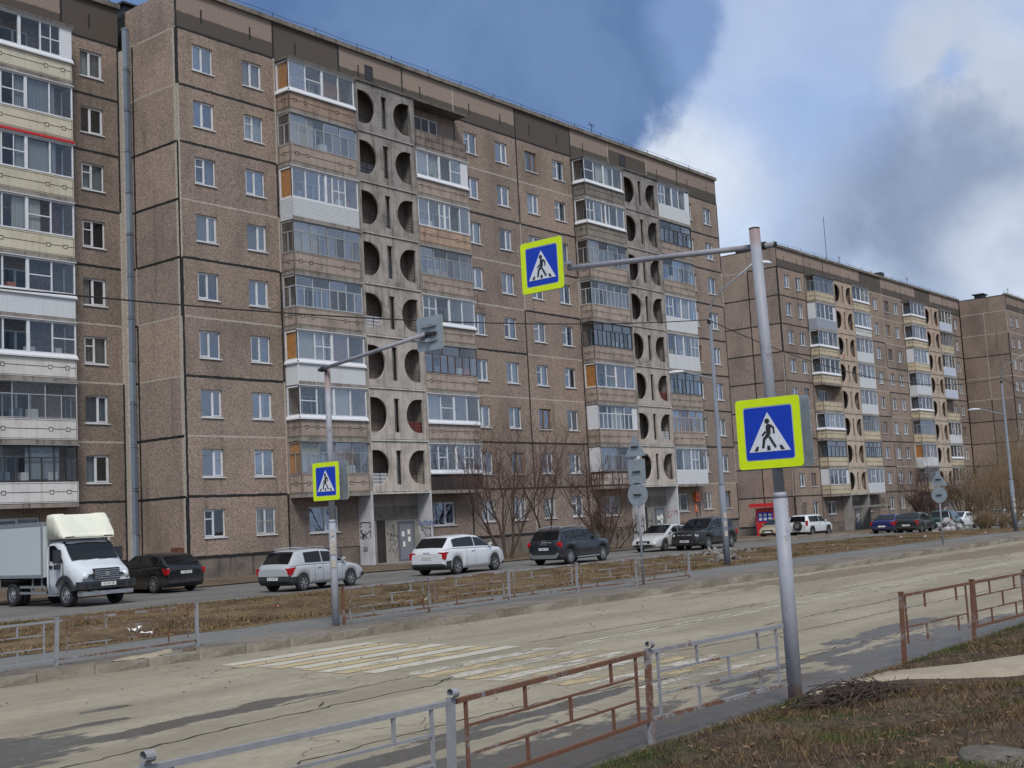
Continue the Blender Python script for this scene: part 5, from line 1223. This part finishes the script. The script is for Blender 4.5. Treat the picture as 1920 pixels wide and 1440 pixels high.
# ---- box truck
def truck():
    T = thing('box_truck', 'white box truck with a cream roof deflector and black bumper facing the road', 'truck', (-11.53, -8.72, gw(-11)), R(-92), None, 1.0)
    TR = 1.62; wr = .40; xf, xr = 1.72, -1.74
    # lofted cab: stations (x, z_bottom, z_top, half_width)
    stt = [(.62, .45, 2.12, .98), (.75, .45, 2.16, 1.0), (1.2, .45, 2.17, 1.0), (1.24, .60, 2.16, 1.0), (1.34, .80, 2.13, .995), (1.46, .90, 2.08, .99), (1.62, .95, 1.86, .985), (1.90, .93, 1.52, .98), (2.04, .84, 1.44, .97), (2.16, .70, 1.38, .955), (2.20, .62, 1.36, .95), (2.35, .62, 1.30, .93), (2.52, .62, 1.20, .88), (2.60, .64, 1.05, .84)]
    b = MB(); n = None
    for x, z0, z1, w in stt:
        h = z1-z0; half = [(0, z1), (w*.6, z1-.01), (w*.86, z1-.05), (w*.95, z1-.16*min(1, h)), (w, z1-.5*h), (w, z0+.2*h), (w*.97, z0), (0, z0)]
        s = [(x, yy, zz) for yy, zz in half]+[(x, -yy, zz) for yy, zz in half[-2:0:-1]]; n = len(s); b.v += s
    for i in range(len(stt)-1):
        for j in range(n): k = i*n; b.f.append((k+j, k+(j+1) % n, k+n+(j+1) % n, k+n+j)); b.m.append(0)
    b.f.append(tuple(range(n))); b.m.append(0); b.f.append(tuple(reversed(range((len(stt)-1)*n, len(stt)*n)))); b.m.append(0)
    cab = ob('cab', b.mesh('cab', 'car_paint', True), T, color=(.56, .60, .64))
    # windscreen and side glass
    b = MB()
    for x, z in ((1.24, 2.10), (1.48, 1.98), (1.66, 1.72), (1.86, 1.50)):
        for u in (-1, -.5, 0, .5, 1): b.v.append((x+.09, u*.84, z+.035-.03*abs(u)))
    for i in range(3):
        for j in range(4): k = i*5+j; b.f.append((k, k+5, k+6, k+1)); b.m.append(0)
    ob('windscreen', b.mesh('windscreen', 'car_glass'), T)
    for s in (-1, 1):
        b = MB(); b.poly([(.86, s*1.012, 2.0), (1.2, s*1.012, 2.0), (1.42, s*1.010, 1.86), (1.70, s*1.006, 1.45), (.86, s*1.008, 1.50)]); ob('side_window', b.mesh('side_window', 'car_glass'), T)
        ob('door_gap', MB().box(.80, .815, s*1.004-.006, s*1.004+.006, .62, 2.06).box(1.66, 1.675, s*1.0-.008, s*1.0+.008, .9, 1.44).mesh('door_gap', 'ink'), T)
        ob('wing_mirror', MB().box(1.45, 1.58, s*1.12-.11, s*1.12+.11, 1.42, 1.86).box(1.46, 1.56, s*1.12-.09, s*1.12+.09, 1.22, 1.38).tube([(1.5, s*1.0, 1.5), (1.5, s*1.12, 1.52)], .02, 6).mesh('wing_mirror', 'black_plastic'), T)
        ob('headlight', MB().tube([(2.34, s*.72, 1.0), (2.52, s*.70, .96), (2.60, s*.66, .94)], [.13, .15, .12], 10).mesh('headlight', 'clear_lens', True), T)
        bb = MB(); nn = 10
        for k in range(nn):
            a0, a1 = math.pi*(.05+.8*k/nn), math.pi*(.05+.8*(k+1)/nn)
            bb.quad(*[(xf+rr*math.cos(a), s*1.02, wr+.04+rr*math.sin(a)) for a, rr in ((a0, .45), (a0, .58), (a1, .58), (a1, .45))]); bb.quad((xf+.58*math.cos(a0), s*.7, wr+.04+.58*math.sin(a0)), (xf+.58*math.cos(a0), s*1.02, wr+.04+.58*math.sin(a0)), (xf+.58*math.cos(a1), s*1.02, wr+.04+.58*math.sin(a1)), (xf+.58*math.cos(a1), s*.7, wr+.04+.58*math.sin(a1)))
        ob('wheel_arch', bb.mesh('wheel_arch', 'black_plastic'), T)
        ob('door_handle', boxmesh('truck_handle', (-.08, .08, -.02, .02, -.05, .05), 'ink'), T, (.94, s*1.01, 1.30))
        ob('cab_step', MB().box(.70, 1.22, s*.92-.1, s*.92+.1, .36, .44).mesh('cab_step', 'grey_metal'), T)
        ob('side_guard', MB().box(-1.15, .5, s*.98-.02, s*.98+.02, .42, .50).box(-1.15, .5, s*.98-.02, s*.98+.02, .62, .70).box(-.4, -.34, s*.94-.02, s*.94+.02, .42, .95).box(.2, .26, s*.94-.02, s*.94+.02, .42, .95).mesh('side_guard', 'grey_metal'), T)
    ob('grille', MB().box(2.52, 2.63, -.46, .46, .84, 1.20).mesh('grille', 'ink'), T)
    for k in range(5): ob('grille_slat', boxmesh('grille_slat', (0, .02, -.44, .44, 0, .03), 'grey_metal'), T, (2.631, 0, .87+.065*k))
    ob('emblem', MB().disc((2.66, 0, 1.02), (1, 0, 0), .075, 14, .02).mesh('emblem', 'chrome'), T)
    ob('bumper', MB().box(2.42, 2.72, -.99, .99, .56, .80).mesh('bumper', 'black_plastic'), T); ob('underrun_bar', MB().box(2.40, 2.68, -.92, .92, .36, .48).mesh('underrun_bar', 'grey_metal'), T)
    for s in (-1, 1): ob('bumper_strut', boxmesh('bumper_strut', (2.45, 2.6, -.05, .05, .485, .555), 'black_plastic'), T, (0, s*.55, 0))
    for s in (-1, 1): ob('fog_lamp', MB().disc((2.725, s*.78, .68), (1, 0, 0), .06, 12, .02).mesh('fog_lamp', 'ink'), T); ob('bumper_slot', boxmesh('bumper_slot', (0, .01, -.14, .14, 0, .1), 'ink'), T, (2.721, s*.45, .63))
    ob('number_plate', MB().box(2.725, 2.74, -.26, .26, .64, .755).mesh('number_plate', 'plate_white'), T); ob('plate_text', cached_text('К 310 ТВ', .10), T, (2.745, 0, .697), (math.pi/2, 0, math.pi/2))
    ob('wiper', MB().tube([(1.98, -.5, 1.50), (1.93, .1, 1.54)], .012, 4).tube([(1.98, .1, 1.50), (1.93, .65, 1.54)], .012, 4).mesh('wiper', 'ink'), T)
    # roof deflector
    ds = [(.60, 2.20, 2.96, .96), (.64, 2.20, 3.02, .98), (1.00, 2.20, 3.03, .98), (1.08, 2.20, 2.97, .975), (1.30, 2.20, 2.70, .965), (1.52, 2.20, 2.42, .95), (1.60, 2.20, 2.27, .90)]; b = MB()
    for x, z0, z1, w in ds:
        half = [(0, z1-.03), (w*.55, z1-.03), (w*.62, z1), (w*.93, z1-.005), (w*.985, z1-.04), (w, z1-.14*(z1-z0)/.8), (w, z0), (0, z0)]; s = [(x, yy, zz) for yy, zz in half]+[(x, -yy, zz) for yy, zz in half[-2:0:-1]]; n = len(s); b.v += s
    for i in range(len(ds)-1):
        for j in range(n): k = i*n; b.f.append((k+j, k+(j+1) % n, k+n+(j+1) % n, k+n+j)); b.m.append(0)
    b.f.append(tuple(range(n))); b.m.append(0); b.f.append(tuple(reversed(range((len(ds)-1)*n, len(ds)*n)))); b.m.append(0)
    ob('roof_deflector', b.mesh('roof_deflector', 'sheet', True), T, color=(.74, .74, .62))
    # cargo box
    x0, x1, z0, z1, w = -3.7, .50, .98, 2.78, 1.06
    ob('cargo_box', MB().box(x0, x1, -w, w, z0, z1).mesh('cargo_box', 'car_paint'), T, color=(.54, .60, .62))
    tr = MB()
    for s in (-1, 1):
        tr.box(x0-.01, x1+.01, s*w-.012, s*w+.012, z0-.02, z0+.09); tr.box(x0-.01, x1+.01, s*w-.012, s*w+.012, z1-.11, z1+.02)
        for xx in (x0, x1-.09): tr.box(xx, xx+.10, s*w-.013, s*w+.013, z0+.09, z1-.11)
    tr.box(x1-.002, x1+.012, -w+.02, w-.02, z1-.10, z1+.015)
    ob('box_trim', tr.mesh('box_trim', 'galvanised'), T)
    ob('chassis', MB().box(-3.6, 2.3, -.42, -.30, .62, .90).box(-3.6, 2.3, .30, .42, .62, .90).box(-3.5, .5, -.9, .9, .90, .975).box(1.4, 2.4, -.7, .7, .5, .8).mesh('chassis', 'ink'), T)
    ob('mudguard', MB().box(-2.25, -1.25, -1.02, -.6, .86, .90).box(-2.25, -1.25, .6, 1.02, .86, .90).mesh('mudguard', 'black_plastic'), T)
    for s in (-1, 1):
        wheel(T, xf, s*.83, wr, .24, s, 'steel'); wheel(T, xr, s*.86, wr, .23, s, 'steel'); wheel(T, xr, s*.60, wr, .23, s, 'steel')
truck()
# ================================================================== trees and brush
def tree(name, label, base, stems, h, spread, mat, twmat, seed, twigs=1., group=None, up=1., thick=1., maxd=4):
    rr = random.Random(seed); z = gw(base[0])
    T = thing(name, label, 'tree' if h > 3 else 'shrub', (base[0], base[1], z), 0, group)
    wood = MB(); tw = MB()
    def grow(p, d, L, r, dep):
        n = 4 if dep < 2 else 3; pts = [p.copy()]; rad = [r]; cur = p.copy(); dd = d.copy()
        for i in range(n):
            dd = (dd+Vector((rr.uniform(-1, 1), rr.uniform(-1, 1), rr.uniform(-.5, .8)*up))*.16).normalized(); cur = cur+dd*L/n; pts.append(cur.copy()); rad.append(r*(1-.5*(i+1)/n))
        (wood if dep < 2 else tw).tube(pts, rad, 6 if dep == 0 else (4 if dep == 1 else 3), cap=False)
        if dep >= maxd: return
        k = int({0: 6, 1: 5, 2: 4, 3: 3}.get(dep, 2)*twigs+rr.random())
        for i in range(k):
            f = rr.uniform(.25 if dep else .35, 1.); idx = min(n-1, int(f*n)); q = pts[idx].lerp(pts[idx+1], f*n-idx)
            ax = Vector((rr.uniform(-1, 1), rr.uniform(-1, 1), rr.uniform(-.15, .9)*up)).normalized()
            nd_ = (dd*.75+ax*.85).normalized(); grow(q, nd_, L*rr.uniform(.45, .68), max(.006, r*.42*(1-f*.35)), dep+1)
        grow(cur, (dd+Vector((rr.uniform(-.3, .3), rr.uniform(-.3, .3), .1))).normalized(), L*.55, max(.006, r*.5), dep+1)
    for i in range(stems):
        a = rr.uniform(0, 2*math.pi); d = Vector((math.cos(a)*spread, math.sin(a)*spread, 1)).normalized()
        grow(Vector((math.cos(a)*.15*min(1, stems-1), math.sin(a)*.15*min(1, stems-1), -.15)), d, h*rr.uniform(.42, .56), .06*thick*rr.uniform(.8, 1.2), 0)
    ob('trunk', wood.mesh('trunk', mat), T); ob('crown', tw.mesh('crown', twmat), T); return T
tree('bare_tree', 'bare multi-stemmed tree nearest the white crossover, against the wall', (15.0, -6.4), 6, 7.8, .38, 'bark', 'bark_red', 1, .72, thick=1.25)
tree('bare_tree', 'slender bare tree between two bushier ones behind the slate SUV', (20.2, -5.2), 3, 7.8, .25, 'bark', 'bark_red', 2, .7, thick=1.1)
tree('bare_tree', 'bushy bare tree with a dark clump of stems close to the right entrance', (23.6, -6.6), 6, 6.4, .40, 'bark', 'bark_red', 3, .72, thick=1.15)
tree('bare_shrub', 'low bare shrub at the foot of the bushy tree by the right entrance', (25.2, -6.2), 6, 2.8, .75, 'bark', 'bark_red', 4, .8, thick=.6)
tree('bare_tree', 'dark bare tree against the distant block beside the faded green wagon', (90, -1), 5, 7.2, .4, 'bark', 'bark_red', 5, .85, thick=1.3)
tree('bare_shrub', 'dark bare shrub against the distant block behind the black saloon', (94, 0.5), 7, 4.4, .6, 'bark', 'bark_red', 6, 1., thick=1.2)
tree('bare_tree', 'dark bare tree at the corner of the distant landing tower', (101, -1), 6, 7.0, .4, 'bark', 'bark_red', 7, 1., thick=1.3)
for i, (x, y, h, s) in enumerate([(66, -14.2, 5.6, .4), (70, -13.2, 6.2, .4), (62, -17.0, 6.4, .42), (58.5, -18.6, 6.0, .4), (63, -18.9, 8.2, .35), (75, -15.2, 8.6, .38), (69, -17.0, 8.2, .38)]):
    tree('bare_tree', 'yellow-brown bare tree of the thicket by the distant lamp post', (x, y), 5, h, s, 'bark_pale', 'bark_pale', 30+i, .8, 'thicket beyond the parking lot', thick=.95)
for i, (x, y, h) in enumerate([(56.5, -17.6, 1.7), (54.6, -18.8, 1.8), (53., -20.2, 1.7), (60, -16.2, 1.6)]):
    tree('bare_shrub', 'low tan brush at the foot of the thicket', (x, y), 7, h, .9, 'bark_pale', 'bark_pale', 50+i, .8, 'brush under the thicket', thick=.5)

# ================================================================== grass, litter, debris
def blades(name, label, n, region, zf, hmin, hmax, wd, cols, dens=None, kind='stuff'):
    X = rng.uniform(region[0], region[1], n*2); Y = rng.uniform(region[2], region[3], n*2)
    if dens is not None: k = dens(X, Y) > rng.random(n*2); X, Y = X[k][:n], Y[k][:n]
    else: X, Y = X[:n], Y[:n]
    m = len(X); Z = np.array([zf(a, b_) for a, b_ in zip(X, Y)]); h = rng.uniform(hmin, hmax, m); a = rng.uniform(0, 6.283, m); ln = rng.uniform(.2, 1.3, m)*h; a2 = rng.uniform(0, 6.283, m)
    V = np.zeros((m, 3, 3)); V[:, 0] = np.stack([X-np.cos(a)*wd, Y-np.sin(a)*wd, Z-.01], 1); V[:, 1] = np.stack([X+np.cos(a)*wd, Y+np.sin(a)*wd, Z-.01], 1); V[:, 2] = np.stack([X+np.cos(a2)*ln, Y+np.sin(a2)*ln, Z+h], 1)
    me = bpy.data.meshes.new(name); me.vertices.add(m*3); me.vertices.foreach_set('co', V.reshape(-1)); me.loops.add(m*3); me.loops.foreach_set('vertex_index', np.arange(m*3, dtype=np.int32)); me.polygons.add(m)
    me.polygons.foreach_set('loop_start', np.arange(0, m*3, 3, dtype=np.int32)); me.polygons.foreach_set('loop_total', np.full(m, 3, np.int32))
    at = me.color_attributes.new('tint', 'FLOAT_COLOR', 'POINT'); pal = np.array(cols(X, Y)); c = np.repeat(pal*rng.uniform(.6, 1.3, (m, 1)), 3, 0); at.data.foreach_set('color', np.concatenate([c, np.ones((m*3, 1))], 1).astype(np.float32).reshape(-1))
    me.materials.append(M['grass_blade']); me.update(); me.validate()
    o = ob(name, me); o['kind'] = kind; o['label'] = label; o['category'] = 'grass'; return o
def patch(X, Y, s, ph):
    return np.sin(X*s+ph)*np.sin(Y*s*1.3+ph*2)+.6*np.sin(X*s*2.3+Y*s*1.7+ph)+.4*np.sin(X*s*5.1-Y*s*4.3+ph)
def near_dens(X, Y):
    d = np.clip((-40.55-Y)/.25, 0, 1)*np.where((X > -22.2), 1, 1)
    ax, ay, bx_, by_ = -22.0, -40.8, -16.5, -44.6
    t_ = np.clip(((X-ax)*(bx_-ax)+(Y-ay)*(by_-ay))/((bx_-ax)**2+(by_-ay)**2), 0, 1.2); wdt = .32+t_*1.05
    dist = np.hypot(X-(ax+t_*(bx_-ax)), Y-(ay+t_*(by_-ay))); on = dist > wdt
    return d*on*np.clip(.55+.5*patch(X, Y, 2.1, .4), .12, 1)
def near_cols(X, Y):
    g = np.clip(patch(X, Y, 1.7, 1.9)*.9+.05+.7*np.exp(-((Y+40.95)/.35)**2)*(X < -23.3)+.6*np.exp(-((Y+41.1)/.35)**2)*(X > -19), 0, 1)[:, None]; r = rng.random((len(X), 1))
    dead = np.where(r < .5, [[.20, .14, .075]], [[.085, .055, .032]]); return np.where(rng.random((len(X), 1)) < g*.85, [[.070, .095, .028]], dead)
blades('near_grass', 'matted dead and greening grass on the near bank', 90000, (-30, -12, -45.5, -40.5), bank_z, .02, .09, .004, near_cols, near_dens)
def verge_cols(X, Y):
    r = rng.random((len(X), 1)); g = np.clip(patch(X, Y, .35, .7)*.4, 0, .4)[:, None]
    return np.where(r < g, [[.12, .11, .035]], np.where(r < .25+.5*np.clip(.5+.5*patch(X, Y, 1.6, 2.2), 0, 1)[:, None], [[.25, .175, .09]], [[.075, .048, .025]]))
blades('verge_grass', 'flattened tan dead grass on the far verge', 110000, (-26, 45, -25.4, -15.), lambda x, y: gw(x)+.035, .02, .085, .010, verge_cols, lambda X, Y: ((Y > -24.85) & (Y < np.interp(X, [-20, 5, 17, 30], [-14.9, -16.5, -17.8, -18.5])))*np.clip(.6+.45*patch(X, Y, .9, .3), .15, 1))
# broken twigs heaped by the near pole
rr = random.Random(5); bp = thing('brush_pile', 'heap of cut brown twigs beside the foot of the near crossing pole', 'brush pile', (-22.4, -41.45, bank_z(-22.4, -41.45)))
for k in range(6):
    b = MB()
    for i in range(34):
        x, y = rr.gauss(0, .5), rr.gauss(0, .18); a = rr.gauss(.25, .7); l = rr.uniform(.15, .42); z = rr.uniform(.01, .16)*math.exp(-(x*x)/.6); p = Vector((x*1.0+.15*y, y-.55*x*.55, z)); d = Vector((math.cos(a)*l, math.sin(a)*l*.8, rr.uniform(-.05, .08)))
        b.tube([p-d, p+Vector((rr.uniform(-.03, .03), rr.uniform(-.03, .03), rr.uniform(0, .03))), p+d], [.008, .007, .004], 4)
    ob('twig_layer', b.mesh('twig_layer', 'bark'), bp)['kind'] = 'stuff'
b = MB()
for i in range(900):
    x, y = rr.uniform(-27, -19), rr.uniform(-44.5, -41); z = bank_z(x, y)
    if near_dens(np.array([x]), np.array([y]))[0] < .1: continue
    a = rr.uniform(0, 6.28); l = rr.uniform(.03, .12); b.tube([(x, y, z+.012), (x+math.cos(a)*l, y+math.sin(a)*l, z+.012+rr.uniform(0, .03))], .004, 3)
ob('twig_litter', b.mesh('twig_litter', 'bark'), label='scattered small dark twigs on the near bank', category='twigs')['kind'] = 'stuff'
b = MB()
for i in range(2000):
    x, y = rr.uniform(-28.5, -15), rr.uniform(-45, -40.9)
    if near_dens(np.array([x]), np.array([y]))[0] < .1: continue
    z = bank_z(x, y)+rr.uniform(.01, .05); a = rr.uniform(0, 6.28); l = rr.uniform(.008, .028); q = rr.uniform(.003, .010); c_, s_ = math.cos(a), math.sin(a); t1 = rr.uniform(-.02, .02)
    b.quad((x-c_*l+s_*q, y-s_*l-c_*q, z), (x+c_*l+s_*q, y+s_*l-c_*q, z+t1), (x+c_*l-s_*q, y+s_*l+c_*q, z+t1+.008), (x-c_*l-s_*q, y-s_*l+c_*q, z+.008), rr.choice((0, 0, 1, 2)))
ob('leaf_litter', b.mesh('leaf_litter', ['dead_leaf', 'bark', 'bark_pale']), label='dead leaves and straw bits strewn on the near bank', category='leaf litter')['kind'] = 'stuff'
# stone slab at the bottom edge
b = MB(); n = 18
for k, (q, z) in enumerate(((1., 0), (1.0, .06), (.93, .085))):
    for i in range(n): a = 2*math.pi*i/n; b.v.append((.5*q*math.cos(a)*(1+.06*math.sin(3*a)), .3*q*math.sin(a)*(1+.08*math.cos(2*a)), z))
for k in range(2):
    for i in range(n): j = (i+1) % n; b.f.append((k*n+i, k*n+j, (k+1)*n+j, (k+1)*n+i)); b.m.append(0)
b.f.append(tuple(2*n+i for i in range(n))); b.m.append(0)
ob('stone_slab', b.mesh('stone_slab', 'gravel', True), None, (-25.2, -43.78, bank_z(-25.2, -43.78)-.05), (0, 0, R(35)), label='flat pale concrete slab lying in the near grass', category='slab')
# litter
def scrap(x, y, z, s, mat, label, group):
    b = MB(); n = 3
    for i in range(n+1):
        for j in range(n+1): b.v.append((s*(i/n-.5)*rr.uniform(.8, 1.2), s*.7*(j/n-.5)*rr.uniform(.8, 1.2), rr.uniform(0, .45)*s))
    for i in range(n):
        for j in range(n): k = i*(n+1)+j; b.f.append((k, k+n+1, k+n+2, k+1)); b.m.append(0)
    ob('litter', b.mesh('litter', mat), None, (x, y, z), (0, 0, rr.uniform(0, 6)), label=label, category='litter', group=group)
for i in range(28):
    x = rr.uniform(-23, 34); y = rr.uniform(-24.6, -18.5) if x < 8 else rr.uniform(-25, -20)
    scrap(x, y, gw(x)+.05, rr.uniform(.05, .14), rr.choice(['paper', 'plate_white', 'dead_leaf']), 'crumpled scrap of litter on the far verge', 'litter on the verge')
scrap(-18.6, -23.1, gw(-18)+.05, .26, 'paper', 'large crumpled white bag on the verge behind the railing by the truck', None); scrap(-19.1, -24.3, gw(-19)+.04, .22, 'plate_white', 'flattened pale wrapper at the verge edge behind the railing by the truck', None)
scrap(-12.6, -20.8, gw(-12)+.05, .13, 'red_paint', 'small red wrapper on the verge below the silver hatchback', None)
b = MB(); n = 12
for i in range(n+1):
    for j in range(7): q = i/n; w_ = math.sin(math.pi*min(1, q*1.05))*.16+.03; b.v.append((1.3*q, w_*(j/3-1)+.05*math.sin(q*9), .045*(1-abs(j/3-1))*(.4+q)+rr.uniform(0, .025)))
for i in range(n):
    for j in range(6): k = i*7+j; b.f.append((k, k+7, k+8, k+1)); b.m.append(0)
ob('sack', b.mesh('sack', 'path_concrete', True), None, (-22.5, -28.22, gw(-22)+.012), (0, 0, R(6)), label='empty beige sack lying along the kerb by the crossing', category='sack')
# rubble heaps
def rubble(x, y, n, sx, sy, s0, s1, label, mat='rubble_mat', hmax=.3):
    T = thing('rubble_heap', label, 'rubble', (x, y, gw(x)))
    ms = []
    for k in range(5):
        bm = bmesh.new(); bmesh.ops.create_icosphere(bm, subdivisions=1, radius=1)
        for v in bm.verts: v.co *= rr.uniform(.6, 1.15)
        me = bpy.data.meshes.new('lump'); bm.to_mesh(me); bm.free(); me.materials.append(M[mat]); ms.append(me)
    for i in range(n):
        a, c = rr.gauss(0, .5), rr.gauss(0, .5); s = rr.uniform(s0, s1); o = ob('lump', rr.choice(ms), T, (a*sx, c*sy, hmax*math.exp(-(a*a+c*c)*2)*rr.random()+s*.3), (rr.random()*6, rr.random()*6, rr.random()*6)); o.scale = (s, s*rr.uniform(.6, 1), s*rr.uniform(.4, .8))
rubble(13.4, -19.6, 60, 2.6, .8, .08, .22, 'scatter of broken concrete and snow-grey lumps on the verge before the black SUV')
rubble(7.6, -23.4, 34, 1.7, .5, .06, .16, 'small pale rubble strewn on the verge at the foot of the near lamp post')
rubble(58.5, -13.9, 50, 2.4, .9, .14, .42, 'dirty grey-white heap of old snow and rubble before the faded green wagon', 'old_snow', hmax=.8)
# loose clods and stones on gravel and road
b = MB()
for i in range(700):
    x = rr.uniform(-27, 12); y = kerby(x)+rr.uniform(.2, 1.4) if rr.random() < .8 else rr.uniform(kerby(x)-4, kerby(x)); s = rr.uniform(.010, .03); z = gw(x)+.01 if y > kerby(x) else gw(x)-.115
    n = len(b.v); b.v += [(x-s, y, z), (x+s*.5, y-s, z), (x+s*.4, y+s, z), (x, y, z+s*1.2)]
    for f in ((0, 1, 3), (1, 2, 3), (2, 0, 3)): b.f.append(tuple(n+q for q in f)); b.m.append(0)
ob('loose_stones', b.mesh('loose_stones', 'gravel'), label='loose small stones and clods along the kerb and road', category='stones')['kind'] = 'stuff'
b = MB(); n = 10
for i in range(60):
    x, y = rr.uniform(-1, 1), rr.uniform(-1, 1)
for k, (q, z) in enumerate(((.16, 0), (.13, .05), (.07, .08))):
    for i in range(n): a = 2*math.pi*i/n; b.v.append((q*math.cos(a)*rr.uniform(.85, 1.1), q*.6*math.sin(a)*rr.uniform(.85, 1.1), z*rr.uniform(.8, 1.1)))
for k in range(2):
    for i in range(n): j = (i+1) % n; b.f.append((k*n+i, k*n+j, (k+1)*n+j, (k+1)*n+i)); b.m.append(0)
b.f.append(tuple(2*n+i for i in range(n))); b.m.append(0)
ob('soil_mound', b.mesh('soil_mound', 'dirt', True), None, (-20.9, -28.15, gw(-21)), label='small dark mound of soil at the kerb near the rusty railing end', category='soil')
# ---- bin by the right entrance, kiosk by the far gable
T = thing('rubbish_bin', 'dark green lidded bin by the white wall of the right entrance', 'bin', (40.6, -1.35, gw(40)+.05))
ob('bin_body', MB().tube([(0, 0, .08), (0, 0, 1.0)], [.36, .46], 4).mesh('bin_body', 'green_plastic'), T, (0, 0, 0), (0, 0, R(45))); ob('lid', MB().tube([(0, 0, 1.0), (0, 0, 1.06), (0, 0, 1.14)], [.50, .50, .40], 4).mesh('lid', 'green_plastic'), T, (0, 0, 0), (0, 0, R(45)))
for s in (-1, 1): ob('wheel', MB().disc((s*.28, .3, .09), (1, 0, 0), .09, 12, .06).mesh('wheel', 'rubber'), T)
K = thing('vending_kiosk', 'bright red kiosk with a red awning against the far gable', 'kiosk', (73.2, 8.35, gw(73)-.02))
ob('cabinet', MB().box(-.6, .7, -1.0, 1.0, 0, 2.75).mesh('cabinet', 'red_paint'), K)
ob('awning', MB().box(-1.2, .7, -1.25, 1.25, 3.0, 3.1).box(-1.25, -1.15, -1.3, 1.3, 2.85, 3.2).mesh('awning', 'red_paint'), K)
ob('product_panel', MB().box(-.63, -.602, -.8, .8, 1.5, 2.35).mesh('product_panel', 'sign_blue'), K); ob('dispenser', MB().box(-.64, -.602, -.5, .3, .7, 1.3).mesh('dispenser', 'black_plastic'), K)
for i in range(3):
    for j in range(2): ob('product_picture', boxmesh('product_picture', (-.012, 0, -.16, .16, 0, .26), 'paper'), K, (-.632, -.5+.5*i, 1.58+.38*j))
# wall-mounted rusty box on the gable corner of the middle block
ob('electric_box', MB().box(-.3, 0, -.28, .28, 0, .6).box(-.32, -.3, -.25, .25, .04, .56).mesh('electric_box', 'rust'), None, (-.03, .62, .95), label='small rust-brown electric box on the gable corner above the black crossover', category='box')
